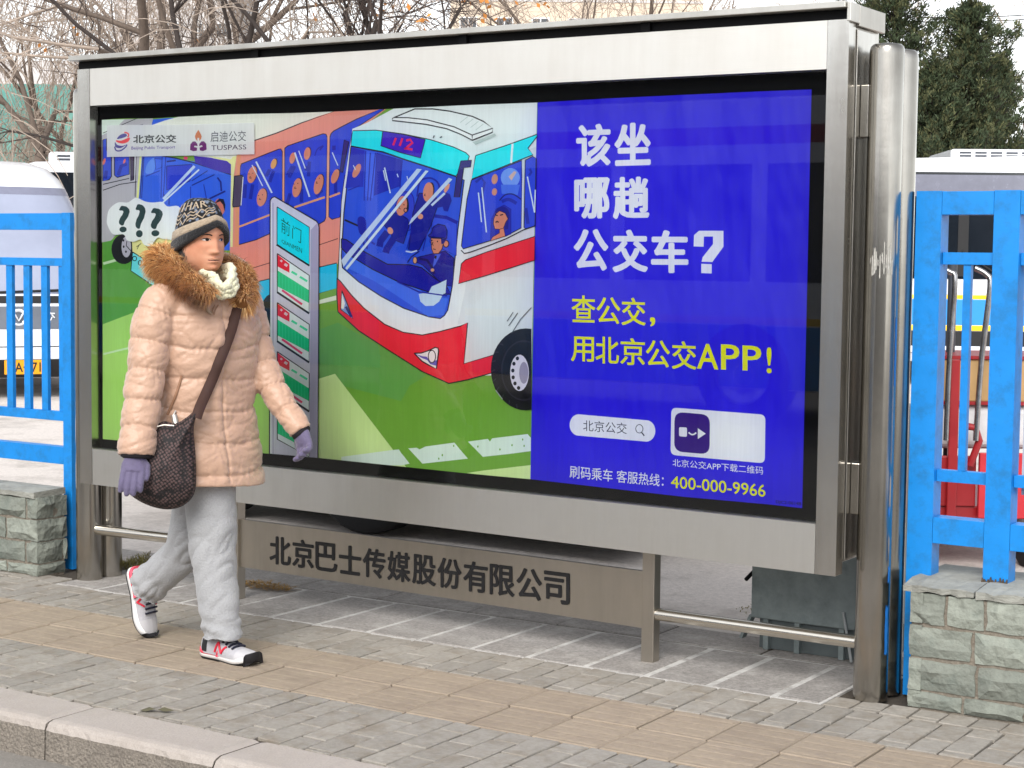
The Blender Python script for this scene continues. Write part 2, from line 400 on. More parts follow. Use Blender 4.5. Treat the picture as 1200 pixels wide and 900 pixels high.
# old sticker residue and a smear of blue paint on the right-hand post
def post_patch(nm, cx, cy, rad, a0, a1, z0, z1, m_, seed, n=14, k=8):
    r = random.Random(seed); mb = MB(); g = []
    for j in range(k+1):
        l = r.uniform(0,.16); h_ = 1-r.uniform(0,.16); g.append([(cx+(rad+.0007)*math.cos(a0+(a1-a0)*(l+(h_-l)*i/n)), cy+(rad+.0007)*math.sin(a0+(a1-a0)*(l+(h_-l)*i/n)), z0+(z1-z0)*j/k+(r.uniform(-.006,.006) if j in (0,k) else 0)) for i in range(n+1)])
    mb.add([p for q in g for p in q], [(j*(n+1)+i, j*(n+1)+i+1, (j+1)*(n+1)+i+1, (j+1)*(n+1)+i) for j in range(k) for i in range(n)], 0, True); return bpart(nm, mb, m_)
_va = math.atan2(CAM.y-.135, CAM.x-3.578)
_ms = mat('torn_sticker', (170,167,160), .85, var=.4, scale=90); _r = random.Random(8)
for i in range(12): a_ = _va-.70+i*.115; post_patch('sticker_residue', 3.578, .135, .057, a_, a_+_r.uniform(.05,.12), 1.425+_r.uniform(-.02,.03), 1.49+_r.uniform(-.03,.03), _ms, 40+i, 4, 5)
M_SMEAR = mat('blue_smear', (30,110,190), .5, var=.2, scale=40)
for (a_, z_, h_, w_) in ((.95,.16,.16,.16),(1.05,.40,.05,.10),(1.12,1.05,.22,.10),(.9,.62,.03,.07)): post_patch('paint_smear', 3.578, .135, .057, _va+a_-w_, _va+a_+w_, z_, z_+h_, M_SMEAR, int(z_*100))
# glass
GL = glass('board_glass', (246,250,250), .015)
bpart('glass_pane', MB().add([(st,.022,.59),(3.5-st,.022,.585),(3.5-st,.022,2.085),(st,.022,2.085)], [(0,1,2,3)]), GL)

# name plate below with round rails
np_ = thing('name_plate', 'low steel plate with black lettering and round rails under the advertising board', 'name plate', (1.75,.17,0))
def npart(name, mb, m_):
    mb.v = [(x-1.75, y-.17, z) for x,y,z in mb.v]; return mb.build(name, m_, np_)
bev(npart('plate', quadbox([(.765,.140),(2.688,.120),(2.688,.328),(.765,.342)], .172, .190), S_PLATE))
for x in (.715, 2.694): bev(npart('square_post', MB().box((x,.158,0),(x+.050,.208,.47)), S_PLATE), .003)
npart('round_rail', MB().tube([(2.7445,.183,.176),(3.535,.183,.173)], .0225, 20, cap=False), S_RAIL)
npart('round_rail', MB().tube([(-.045,.135,.226),(.714,.183,.226)], .0235, 20, cap=False), S_RAIL)
# plate lettering: raised black characters
_chars = '北京巴士传媒股份有限公司'
q = [onY(*p, .171) for p in ((315,628),(669,673),(669,709),(315,659.5))]
for i, ch_ in enumerate(_chars):
    vs, fs = text_mesh(ch_, .0, .0)
    x0, x1 = min(v.x for v in vs), max(v.x for v in vs); y0, y1 = min(v.y for v in vs), max(v.y for v in vs)
    a, b = (i+.06)/12*1.0, (i+.94)/12
    def mp(v):
        s_ = a+(b-a)*(v.x-x0)/(x1-x0); t_ = (v.y-y0)/(y1-y0)
        top = q[0].lerp(q[1], s_); bot = q[3].lerp(q[2], s_); p = bot.lerp(top, t_); return Vector((p.x, .1705, p.z))
    mb = MB()
    for k in range(6):
        off = Vector((.0034*math.cos(k*math.pi/3+.5), -.0002*k, .0026*math.sin(k*math.pi/3+.5))); mb.add([mp(v)+off for v in vs], fs)
    mb.add([mp(v)+Vector((0,.0013,0)) for v in vs], [f[::-1] for f in fs])
    npart('letter', mb, M_LETTER)
# ------------------------------------------------------------------ the printed poster (flat print, laid up in thin layers on one sheet)
POSTER_Y = .0500
_pm = {}
def pm(rgb, alpha=1.0):
    k = (tuple(rgb), alpha)
    if k in _pm: return _pm[k]
    M, t, b = nmat('print_%d_%d_%d' % tuple(rgb)); L = t.links.new; N = t.nodes.new
    ge = N('ShaderNodeNewGeometry')
    mp = N('ShaderNodeMapping'); mp.inputs['Scale'].default_value = (1.4, 1, .55); mp.inputs['Rotation'].default_value = (0, .35, 0); L(ge.outputs['Position'], mp.inputs[0])
    n = N('ShaderNodeTexNoise'); n.inputs['Scale'].default_value = 2.6; n.inputs['Detail'].default_value = 3; L(mp.outputs[0], n.inputs['Vector'])
    wv = N('ShaderNodeTexNoise'); wv.inputs['Scale'].default_value = 38; wv.inputs['Detail'].default_value = 2
    m2 = N('ShaderNodeMapping'); m2.inputs['Scale'].default_value = (3, 1, .12); L(ge.outputs['Position'], m2.inputs[0]); L(m2.outputs[0], wv.inputs['Vector'])
    c = [min(.86, v*1.14) for v in lin(rgb)]; r = N('ShaderNodeValToRGB'); r.color_ramp.elements[0].position = .3; r.color_ramp.elements[1].position = .7
    r.color_ramp.elements[0].color = (*[v*.965 for v in c],1); r.color_ramp.elements[1].color = (*[min(1,v*1.03) for v in c],1); L(wv.outputs[0], r.inputs[0])
    L(r.outputs[0], b.inputs['Base Color']); b.inputs['Roughness'].default_value = .36; b.inputs['Specular IOR Level'].default_value = .35
    bp = N('ShaderNodeBump'); bp.inputs['Strength'].default_value = .8; bp.inputs['Distance'].default_value = .06; L(n.outputs[0], bp.inputs['Height']); L(bp.outputs[0], b.inputs['Normal'])
    if alpha < 1: b.inputs['Alpha'].default_value = alpha
    _pm[k] = M; return M
poster = None
class Art:
    """print layers: coordinates are read off the photograph and carried onto the poster's own plane"""
    def __init__(s, name, base): s.name = name; s.mb = MB(); s.mats = []; s.lay = base; s.c = (0,0,1)
    def crop(s, ox, oy, k): s.c = (ox, oy, k); return s
    def px(s, p): return (s.c[0]+p[0]/s.c[2], s.c[1]+p[1]/s.c[2])
    def mi(s, rgb, alpha=1.0):
        m_ = pm(rgb, alpha)
        if m_ not in s.mats: s.mats.append(m_)
        return s.mats.index(m_)
    def w(s, p, raw=False):
        q_ = s.px(p) if not raw else p
        q_ = (q_[0], max(q_[1], ytop(q_[0]))); q_ = (q_[0], min(q_[1], ybot(q_[0])))
        v = onY(*q_, POSTER_Y - s.lay*.00002); return (v.x-1.75, v.y, v.z)
    def P(s, rgb, pts, sm=0, line=None, lw=1.1, alpha=1.0):
        if sm: pts = cr(pts, sm, True)
        vs = [s.w(p) for p in pts]; a = sum(vs[i][0]*vs[(i+1)%len(vs)][2]-vs[(i+1)%len(vs)][0]*vs[i][2] for i in range(len(vs)))
        f = tuple(range(len(vs))); s.mb.add(vs, [f if a > 0 else f[::-1]], s.mi(rgb, alpha)); s.lay += 1
        if line: s.S(line, list(pts)+[pts[0]], lw)
        return s
    def S(s, rgb, pts, w_=1.1, sm=0):
        """stroke of w_ photo pixels"""
        if sm: pts = cr(pts, sm)
        P_ = [Vector(s.px(p)) for p in pts]; n = len(P_); a = []; b = []
        for i in range(n):
            d = P_[min(i+1,n-1)]-P_[max(i-1,0)]
            if d.length < 1e-6: d = Vector((1,0))
            d.normalize(); nn = Vector((-d.y, d.x))*(w_/2); a.append(P_[i]+nn); b.append(P_[i]-nn)
        k = s.mi(rgb); vs = [s.w(p, True) for p in a+b]
        s.mb.add(vs, [(i, i+1, n+i+1, n+i) for i in range(n-1)], k); s.lay += .5; return s
    def E(s, rgb, c, rx, ry, rot=0, n=22, line=None, lw=1.0, clipx=None, alpha=1.0):
        pts = []
        for i in range(n):
            t = 2*math.pi*i/n; x, y = rx*math.cos(t), ry*math.sin(t)
            xx = c[0]+x*math.cos(rot)-y*math.sin(rot); yy = c[1]+x*math.sin(rot)+y*math.cos(rot)
            pts.append((min(xx, clipx) if clipx is not None else xx, yy))
        return s.P(rgb, pts, line=line, lw=lw, alpha=alpha)
    def T(s, rgb, txt, q_, bold=.0, sp=None):
        """text fitted to the quad TL,TR,BR,BL; heavier weights are struck several times"""
        vs, fs = text_mesh(txt, 0.0)
        if bold > .006:
            n0 = len(vs); v0 = vs; f0 = fs; vs = []; fs = []; k = 8 if bold > .02 else 4
            for i in range(k):
                t = 2*math.pi*(i+.5)/k
                vs = vs + [Vector((v.x+bold*math.cos(t), v.y+bold*.75*math.sin(t), i)) for v in v0]; fs = fs + [tuple(j+i*n0 for j in f) for f in f0]
        x0, x1 = min(v.x for v in vs), max(v.x for v in vs); y0, y1 = min(v.y for v in vs), max(v.y for v in vs)
        Q = [Vector(s.px(p)) for p in q_]; out = []
        for v in vs:
            a, b = (v.x-x0)/(x1-x0), (v.y-y0)/(y1-y0); p = (Q[3].lerp(Q[2], a)).lerp(Q[0].lerp(Q[1], a), b)
            o_ = s.w(p, True); out.append((o_[0], o_[1]-v.z*.000008, o_[2]))
        s.mb.add(out, fs, s.mi(rgb)); s.lay += 1; return s
    def C(s, rgb, ch_, box, bold=.03, slope=None):
        """one character fitted to its box x0,y0,x1,y1, sheared as the poster recedes"""
        x0,y0,x1,y1 = box; c = s.px(((x0+x1)/2, (y0+y1)/2))
        k = (c[1]-275)/(c[0]+2468); dy = k*(x1-x0)
        h0, h1 = y0 + max(dy,0)/2, y1 - max(dy,0)/2
        return s.T(rgb, ch_, [(x0,h0-dy/2),(x1,h0+dy/2),(x1,h1+dy/2),(x0,h1-dy/2)], bold)
    def done(s):
        return s.mb.build(s.name, s.mats, poster)
def _interp(x, tab):
    for (a,b),(c,d) in zip(tab, tab[1:]):
        if x <= c: return b+(d-b)*(x-a)/(c-a)
    return tab[-1][1]
_YT = [(100,141),(120,140.5),(140,138.8),(180,138.8),(208,137),(270,134),(330,133),(380,131.2),(430,129.4),(470,126.8),(520,125.2),(550,123),(600,121.6),(630,120.2),(720,115),(800,111.2),(880,107.6),(940,105.2),(960,104.6)]
_YB = [(100,512.5),(120.5,514.5),(300,530.5),(372,536.5),(440,543.5),(560,556),(621.5,561.5),(700,570.5),(800,582),(900,591),(940,595.5),(960,597)]
def ytop(x): return _interp(x, _YT)
def ybot(x): return _interp(x, _YB)

BK = (22,20,30)
def rim(x0, x1, n=40):
    """outline of the sheet between two photo columns, with its slightly wavy cut edges"""
    up = [(x0+(x1-x0)*i/n, ytop(x0+(x1-x0)*i/n)) for i in range(n+1)]; dn = [(x0+(x1-x0)*i/n, ybot(x0+(x1-x0)*i/n)) for i in range(n+1)]
    return up, dn
def sheet_mesh(edges, y):
    mb = MB(); (ul, ur), n = edges, 60
    for i in range(n+1):
        t = i/n
        for (xl, xr, f) in ((ul[0], ur[0], ytop), (ul[1], ur[1], ybot)):
            x = xl+(xr-xl)*t; v = onY(x, f(x), y); mb.v.append((v.x-1.75, v.y, v.z))
    for i in range(n): mb.f.append((2*i, 2*i+1, 2*i+3, 2*i+2)); mb.mi.append(0); mb.sm.append(False)
    return mb
# base: back sheet carries the green and blue fields
poster = sheet_mesh((((119.5,120.5)), (951,940)), POSTER_Y+.0006).build('poster', [pm((112,160,58))], bb)
poster['label'] = 'bus poster with cartoon buses and a blue text panel'
a = Art('printed_blue_panel', 3)
mbb = sheet_mesh(((630,621.5), (951,940)), POSTER_Y-.0002); a.mb = mbb; a.mats = [pm((36,18,205))]; 
a.crop(500,115,7.5).P((36,18,205), [(975,300),(890,440),(975,560)]); a.done()

# road and verge
a = Art('printed_road', 0)
a.crop(0,0,1)
a.P((88,152,62), [(120.5,284),(153,275),(200,290),(300,365),(318,463),(160,365),(120.5,380)])
a.P((166,205,108), [(120.5,380),(160,365),(300,330),(318,463),(318,535),(120.5,520)])
a.S((196,216,180), [(121,415),(150,408),(200,399)], 2.2); a.S((196,216,180), [(121,309),(137,304.5),(160,300)], 3)
a.P((100,158,76), [(374,386),(396,378),(470,420),(500,440),(480,452),(470,470),(374,445)])
a.P((205,224,156), [(373,444),(392.6,438),(476,549),(373,540)])
W_ = (214,227,220)
a.crop(440,460,6)
a.P(W_, [(-240,452),(0,420),(60,412),(110,405),(165,400),(180,425),(205,455),(240,500),(180,512),(100,528),(0,505),(-240,500)])
a.P(W_, [(230,392),(290,388),(310,400),(350,380),(555,352),(590,395),(650,465),(330,500)])
a.P(W_, [(650,345),(790,326),(805,345),(820,322),(1070,292),(1092,318),(1092,412),(940,432),(755,452)])
a.P((205,224,156), [(640,566),(760,548),(1092,510),(1092,615),(800,600)])
for q_ in ((720,380),(470,440),(445,465),(960,370),(875,400),(1035,330),(550,375),(1045,375)): a.E((112,160,58), q_, 5, 8)
a.done()

# grey bus at the left edge
a = Art('printed_grey_bus', 4); a.crop(110,120,7.5)
a.P((180,176,182), [(70,150),(520,140),(520,300),(410,320),(385,840),(340,1000),(150,1215),(70,1230)])
a.P((214,228,214), [(70,150),(270,148),(200,220),(70,290)])
a.S(BK, [(80,270),(240,200),(380,140)], .8, 4)
a.P((44,92,214), [(505,205),(520,150),(620,140),(705,135),(620,200)])
a.P((40,72,200), [(78,330),(112,318),(112,420),(155,470),(155,650),(135,680),(78,692)], line=BK)
a.P((40,72,200), [(180,400),(310,390),(312,632),(205,660),(180,640)], line=BK)
a.P((70,110,215), [(290,215),(430,195),(430,320),(290,330)], line=BK, lw=.7)
a.E((222,110,95), (268,520), 9, 26, .3); a.E((222,110,95), (90,520), 11, 30, .3)
a.S((26,42,160), [(215,640),(240,560),(290,540)], 4); a.S((26,42,160), [(100,670),(110,600)], 4)
a.S(BK, [(80,720),(310,668)], 1.0); a.S(BK, [(80,772),(230,720),(378,698)], 1.0)
a.P((72,58,84), [(322,470),(352,470),(350,680),(325,690)], line=BK); a.S((235,235,238), [(368,440),(362,690)], 1.2)
a.crop(110,220,7.5)
a.E(BK, (262,540), 108, 132); a.E((178,170,186), (285,520), 42, 92); a.S(BK, [(290,470),(285,510),(330,560)], 1.0)
for q_ in ((260,463),(262,518),(282,562)): a.E(BK, q_, 8, 11)
a.done()

# yellow bus behind the person
a = Art('printed_yellow_bus', 24); a.crop(110,120,7.5)
a.P((234,234,214), [(510,200),(620,160),(740,128),(1200,105),(1750,88),(2100,80),(1830,178),(1600,268),(1415,332),(1260,455),(1200,545),(900,475),(510,330)])
a.P((238,228,152), [(1010,470),(1200,500),(1275,455),(1250,650),(1225,1290),(1190,1290),(1200,545)])
a.P((52,100,216), [(400,470),(620,472),(880,520),(1205,640),(1195,1300),(385,1300)])
a.S(BK, [(600,470),(720,490),(880,530),(1205,635)], 1.3)
a.P((62,38,160), [(880,470),(1020,485),(1170,515),(1205,545),(1205,630),(1080,600),(890,530)])
a.P((40,62,196), [(640,560),(860,545),(845,690),(640,770)], line=(26,30,120)); 
a.S((26,30,120), [(640,520),(720,510)], 2)
a.P((92,140,226), [(455,620),(470,540),(530,485),(540,560),(515,620)], sm=4)
a.P((52,100,216), [(535,490),(600,500),(600,570),(545,590)], line=(28,40,140), lw=.8)
for st_ in ([(440,480),(420,840)], [(600,480),(590,840)], [(632,480),(610,840)], [(850,740),(850,900)], [(965,720),(1000,900)], [(455,650),(580,600)]): a.S((30,42,150), st_, 1.0)
a.S((26,30,120), [(610,810),(660,835),(660,900)], 1.1); a.S((26,30,120), [(860,730),(1060,635)], 1.3); a.S((26,30,120), [(860,690),(1000,600)], 1.0)
a.S((26,30,120), [(1085,660),(1115,700),(1120,780)], 2.0); a.S((26,30,120), [(1010,850),(1155,780)], 2.0)
a.S((196,212,246), [(885,560),(610,850)], 3.2); a.S((214,226,250), [(925,590),(600,885)], 1.8)
a.S((240,230,140), [(412,470),(385,840)], 2.6); a.S(BK, [(372,470),(362,830)], .8); a.S(BK, [(432,470),(405,840)], .8)
a.E((214,120,96), (1105,920), 45, 75, -.1); a.P(BK, [(1060,890),(1100,845),(1140,850),(1155,900),(1150,960),(1135,900),(1110,870)])
a.P((222,60,110), [(790,475),(825,478),(820,505),(790,500)])
a.crop(110,220,7.5)
a.P((236,216,148), [(335,470),(420,440),(720,420),(1000,600),(1000,900),(700,900),(450,690),(430,620),(340,565)])
a.S(BK, [(375,520),(415,490)], .7); a.S(BK, [(380,540),(400,500)], .7); a.S(BK, [(455,505),(490,545)], .8)
a.P((108,212,244), [(340,565),(430,620),(455,690),(560,790),(700,860),(560,880),(520,860),(325,730)], line=BK)
a.E((108,212,244), (358,622), 17, 20, line=BK); a.E((108,212,244), (405,660), 14, 20, line=BK); a.P((150,228,248), [(490,805),(560,830),(545,870),(480,840)], line=BK, lw=.8)
a.done()

# salmon bus
a = Art('printed_salmon_bus', 50); a.crop(0,0,1)
SA = (240,142,126); BL = (38,66,204); DB = (26,40,158); FA = (216,134,104)
a.P(SA, [(268,345),(272,200),(278,181),(298,164.7),(324,156),(353.3,144),(372,136.5),(391,128),(452,124),(425,149),(412,166),(396,309),(300,332)])
a.S(BK, [(279,181),(298,164.7),(324,156),(353.3,144),(391,130)], 1.3)
a.P((22,186,240), [(268,341),(300,330.5),(394.5,308.3),(395,338),(374,344),(300,366),(268,378)], line=BK)
a.E(BK, (319,374), 15, 30)
a.P((222,232,206), [(374,351.7),(394,346),(394,351.7),(374,356.3)]); a.P((112,160,58), [(374,344),(395,337.5),(395,346),(374,351.5)])
a.P(BL, [(281.5,196),(283,192),(326,175),(329,174.5),(331,178),(331,268),(318,273),(300,281),(279,287),(276,286)], line=BK)
a.P(BL, [(333.6,174),(337,171),(378.7,156.7),(382,157.3),(383.7,161.3),(382,255),(380,259),(374,262.5),(368,262),(333,245)], line=BK)
a.P(BL, [(386.4,161),(388,156.5),(391,153.5),(401.3,148),(418,139.5),(444,127),(450,128),(416.7,150.3),(411.5,163),(398.5,254.5),(389,257),(385.3,254)], line=BK)
a.S((240,158,104), [(277,267),(317,251.5)], 2.2); a.S((240,158,104), [(345,243),(380.7,231)], 2.4); a.S((240,158,104), [(386,231),(398.5,226)], 2.4)
a.S((242,160,130), [(332.3,172),(332,250)], 2.0); a.S((242,160,130), [(385,158),(383.6,255)], 2.6)
a.S(BK, [(268,324),(300,313),(316,308)], .8); a.S(BK, [(374,287),(396,279.5)], .8)
a.crop(260,120,7.5)
for pts in ([(205,720),(200,840)],[(270,720),(250,850)],[(420,590),(390,650)],[(455,600),(420,700)],[(620,560),(575,640)],[(640,560),(590,660)],[(770,520),(760,650)],[(750,560),(740,600)],[(700,760),(700,880)],[(600,800),(570,900)],[(985,380),(985,420)],[(1000,690),(1000,800)],[(880,770),(830,830)]): a.S(DB, pts, 4)
a.S(DB, [(815,470),(840,410),(890,380)], 1.2, 4); a.S(DB, [(860,420),(890,380)], 2)
for (cx,cy,rx,ry,ro) in ((265,635,38,76,.25),(455,540,24,46,.3),(350,835,42,80,.2),(620,490,24,50,.2),(750,450,28,56,.15),(660,750,38,86,.2),(850,720,38,90,.25),(995,650,30,66,.35)):
    a.E(BK, (cx+7,cy-4), rx, ry, ro); a.E(FA if cx != 455 else (222,158,84), (cx,cy), rx, ry, ro)
for (cx,cy) in ((250,660),(335,850),(645,750),(835,705)): a.S(BK, [(cx,cy-10),(cx-6,cy+6),(cx+10,cy+4)], .9); a.E(BK, (cx+22,cy-38), 4, 5); a.E(BK, (cx-12,cy-32), 4, 5)
for p0,p1,w_ in (((300,520),(440,795),1.9),((265,550),(358,735),1.1),((640,440),(770,830),1.9),((675,425),(733,580),1.2),((970,440),(1020,555),1.2)): a.S((206,220,250), [p0,p1], w_)
a.P((238,228,152), [(90,480),(130,470),(105,640),(95,1270),(75,1270),(85,640)]); a.P((236,148,106), [(138,465),(165,450),(158,640),(150,1270),(110,1270),(128,640)])
a.P((74,60,84), [(110,648),(180,640),(185,650),(165,905),(150,915),(95,920),(95,900)], line=BK); a.S((235,235,238), [(187,655),(168,905)], 1.0)
a.done()

# white bus
a = Art('printed_white_bus', 100); a.crop(0,0,1)
WB = (221,231,228); RED = (250,32,56); CY = (0,219,230); WS = (40,80,206); DK = (22,26,150)
a.P(WB, [(413,151),(430,144),(461,127),(550,123),(629.5,120),(622.6,440),(560,440),(520,447),(396,345),(396,328),(400,236),(411,166)])
a.P((206,211,214), [(556,200),(628,172),(622.6,418),(583,414),(544,426),(548,378),(536,381),(545,340)])
a.P(RED, [(395,326),(399.3,330),(412,346),(426.7,361.3),(450.7,380),(472,389.3),(494.7,392.7),(514.7,388.7),(540,382),(548,378.2),(543.6,426.2),(582.7,414.7),(577,436.9),(548,444.9),(526,449.3),(494.7,435.3),(454.7,410),(420,387.3),(396,365.3),(394.7,343)], line=BK, lw=1.3)
a.S(BK, [(396,328),(400,236),(404,205)], .8)
a.P(CY, [(412.3,158),(413.5,153.2),(440.7,152.6),(472.7,157),(504.7,163.7),(531.3,172.3),(546,179),(550,183),(548,190),(534,206.3),(504.7,196.3),(475.3,187),(448.7,177.7),(411.3,171)], line=BK)
a.P(WS, [(411.3,171.5),(448.7,178.3),(475.3,187.5),(504.7,197),(534,207),(544,211),(541,235),(536.5,270),(533.5,300),(530,335),(527.3,350),(524.7,363.3),(521,369.5),(516,373.3),(502.7,371.3),(473.3,361.3),(446.7,347.3),(420,330),(401.3,313.7),(400,299.7),(403,250)], line=BK, lw=1.3)
a.P((62,108,222), [(440,330),(405,313),(402,285),(470,325),(500,345),(525,350),(520,369),(502,371)])
a.crop(390,115,7.5)
a.P((30,44,176), [(165,432),(280,460),(268,780),(110,790)]); a.P((56,96,222), [(290,460),(390,480),(350,880),(280,860)])
for pts in ([(290,465),(275,900)],[(330,480),(305,900)],[(375,480),(330,900)],[(610,545),(590,790)],[(520,520),(515,760)],[(135,810),(235,770)]): a.S(DK, pts, 1.2)
a.P((30,40,168), [(385,485),(600,545),(590,770),(365,855)], line=DK)
a.E(FA, (210,638), 28, 66, .45)
a.crop(390,225,7.5)
a.P((40,60,196), [(600,20),(660,0),(705,40),(715,160),(690,330),(560,300),(540,160)], sm=4, line=DK, lw=1.2)
a.P((48,76,208), [(880,215),(1000,210),(1090,270),(1085,560),(1000,520),(850,440)], line=DK, lw=.8); a.S(DK, [(895,210),(1000,225),(1095,270)], 4)
a.P(DK, [(75,410),(120,420),(250,510),(480,635),(680,640),(780,665),(900,760),(1000,830),(1040,900),(880,890),(600,800),(350,680),(120,540),(75,490)], line=BK, lw=1.3)
a.S(BK, [(105,245),(230,300),(300,370)], 2.2); a.P(DK, [(220,230),(255,215),(290,250),(290,370),(240,370),(220,300)], sm=3)
for pts in ([(255,390),(280,480)],[(300,370),(300,500)],[(340,440),(370,460)]): a.S(DK, pts, 2.2)
NV = (20,26,142)
a.P(NV, [(510,180),(555,185),(600,200),(660,240),(670,300),(620,455),(540,420),(500,350),(450,290)], line=(14,14,90), lw=1.2)
a.S(NV, [(480,350),(420,430),(410,480)], 8); a.S(NV, [(540,400),(475,500),(465,535)], 8)
a.E(BK, (640,105), 28, 74, -.1); a.E(FA, (605,122), 46, 88, .18); a.E(FA, (640,160), 15, 18, line=BK); a.E((222,150,116), (505,340), 24, 32, -.4)
a.S(BK, [(592,118),(580,140),(596,150)], .9); a.E(BK, (590,92), 5, 6); a.E(BK, (625,112), 5, 6)
a.P(NV, [(760,10),(900,20),(925,110),(860,300),(760,505),(730,520),(665,505),(690,330),(705,180)], line=(14,14,90), lw=1.2)
a.P(NV, [(890,110),(990,0),(1030,20),(1045,75),(1010,172),(975,165),(965,130),(910,140)])
a.S((200,210,245), [(640,520),(690,530),(740,515)], 1.6); a.S(DK, [(835,330),(790,520)], 1.2); a.S(DK, [(700,300),(650,500)], 1.2)
a.S(DK, [(740,40),(760,-80),(800,-115),(870,-120),(930,-70),(935,20)], 2.0, 4)
a.E(BK, (858,-10), 34, 76, .12); a.E(FA, (838,0), 44, 86, .12); a.E((222,150,116), (770,215), 24, 24); a.P((222,150,116), [(975,-10),(1000,-80),(1030,-70),(1020,-30),(990,10)])
a.S(BK, [(812,15),(805,30),(816,34)], 1.0)
a.P(NV, [(870,545),(985,520),(1062,580),(1058,760),(1050,830),(1000,820),(930,780),(790,640),(740,620),(720,590),(760,570)], line=(12,12,80), lw=1.1)
a.P((70,100,215), [(895,550),(950,545),(900,640),(880,660)]); a.P(BK, [(895,558),(915,560),(908,590),(892,580)])
a.P(FA, [(862,405),(960,410),(975,440),(960,500),(930,540),(885,542),(868,500)], line=BK, lw=.9); a.E(FA, (995,455), 24, 30, line=BK); a.P((30,30,120), [(950,410),(1000,410),(980,450),(955,460)])
a.P((28,30,150), [(838,382),(868,360),(880,310),(925,282),(985,295),(1005,340),(1002,408),(930,400),(850,395)], line=(12,12,80), lw=1.2)
a.S(BK, [(880,440),(872,462),(886,468)], 1.0); a.E(BK, (872,425), 5, 8); a.E(BK, (920,435), 5, 8); a.S(BK, [(880,500),(905,505)], 1.0)
a.S((14,14,90), [(655,620),(690,570),(760,520)], 1.4); a.S((14,14,90), [(760,585),(830,600),(870,660),(890,720)], 3); a.E((222,160,110), (722,600), 18, 30, line=BK, lw=.8); a.E((222,160,110), (876,686), 16, 14)
a.P((196,214,246), [(870,830),(940,800),(1000,770),(995,830),(990,890),(960,900),(840,890)])
LT = (190,206,248)
a.P(LT, [(740,-205),(782,-200),(150,585),(95,660),(75,600)]); a.P((206,220,250), [(815,-190),(842,-185),(125,685),(110,668)])
a.P(LT, [(1020,-125),(1052,-112),(700,262),(665,290),(690,235)]); a.S(LT, [(985,10),(868,118)], 2.6)
for p0,p1,w_ in (((455,-215),(505,10),1.5),((445,-190),(465,-100),1.2),((180,-235),(200,-195),1.0),((565,-160),(575,-130),1.0),((652,-140),(658,-110),.9)): a.S((206,220,250), [p0,p1], w_)
a.crop(380,330,7.5)
a.P((196,214,246), [(830,110),(845,175),(890,215),(960,212),(1010,175),(1045,110),(900,95)]); a.S(DK, [(640,0),(830,90),(1080,125)], 1.6)
a.P((120,150,214), [(155,80),(200,190),(252,325),(145,245)], line=BK, lw=1.2); a.P((226,234,246), [(155,100),(182,190),(170,240),(148,235)])
a.S((40,36,120), [(190,220),(240,310)], 3)
a.P((226,234,246), [(790,630),(850,628),(920,605),(975,578),(1000,585),(1005,610),(985,765),(930,740),(860,700)], line=BK, lw=1.5)
a.P((92,84,180), [(800,635),(860,655),(900,660),(930,700),(990,690),(985,740),(930,725),(905,690),(850,668)]); a.E((236,242,248), (946,658), 32, 54, line=BK, lw=1.1)
# visor number and side
a.crop(390,115,7.5)
a.P((58,20,180), [(440,290),(620,318),(812,365),(770,525),(600,480),(422,418)], line=BK, lw=1.1)
for p in ([(555,350),(530,415)],[(612,352),(588,420)]): a.S((236,34,92), p, 2.6)
a.S((236,34,92), [(645,372),(680,365),(700,392),(660,425),(628,440),(700,452)], 2.8)
a.crop(500,115,7.5)
a.P(CY, [(430,505),(700,415),(970,318),(970,338),(890,440),(935,498),(740,575),(395,712)], line=BK)
a.S((232,238,238), [(755,400),(742,572)], 2.4)
a.P(BL, [(393,720),(835,548),(838,900),(832,1140),(700,1210),(320,1325),(305,1300),(355,885)], line=BK)
a.P(BL, [(866,545),(932,512),(962,530),(952,1122),(866,1150),(856,1135)], line=BK)
a.E((112,150,226), (735,700), 84, 86); a.P((70,110,218), [(652,760),(820,760),(800,850),(660,840)]); a.P((214,176,160), [(720,690),(770,640),(790,650),(745,725)])
a.S(DB, [(430,740),(480,700),(510,740),(480,880)], 3); a.E((212,140,108), (598,712), 27, 45, .15); a.E((212,140,108), (596,824), 23, 32, .15)
a.S((22,26,110), [(640,900),(690,850),(760,845),(830,890)], 1.5, 4); a.S(DB, [(660,910),(720,890),(790,925)], 4, 4); a.S(DB, [(905,620),(920,650),(900,680)], 3)
a.crop(500,225,7.5)
a.P((30,40,170), [(560,420),(570,240),(610,150),(680,115),(740,150),(740,370)], line=DK, lw=.9)
a.E((26,26,132), (665,205), 66, 78); a.P((26,26,132), [(650,140),(725,180),(715,325),(690,330)])
a.P(FA, [(590,235),(610,190),(640,165),(690,185),(715,235),(695,265),(675,318),(640,328),(600,325),(586,280)], line=(50,20,40), lw=.8)
a.P(FA, [(640,328),(678,318),(690,388),(560,430),(580,395),(640,360)], line=(50,20,40), lw=.7)
a.S(BK, [(600,200),(625,208)], 1.4); a.S(BK, [(645,205),(672,196)], 1.4); a.S(BK, [(605,268),(620,258),(632,268)], 1.6)
a.S(DB, [(870,140),(890,280)], 4)
for p0,p1 in (((455,5),(482,265)),((485,-40),(525,355)),((885,-135),(948,180)),((955,-20),(948,180))): a.S((206,220,250), [p0,p1], 1.5)
a.S(BK, [(303,512),(330,540),(380,530),(560,465),(700,410),(850,333),(952,298)], 1.2)
a.S((220,226,228), [(846,-120),(840,330)], 1.6)
a.P(RED, [(305,630),(340,597),(520,530),(950,390),(948,600),(760,660),(520,735),(280,805)], line=BK, lw=1.1)
a.crop(500,115,7.5)
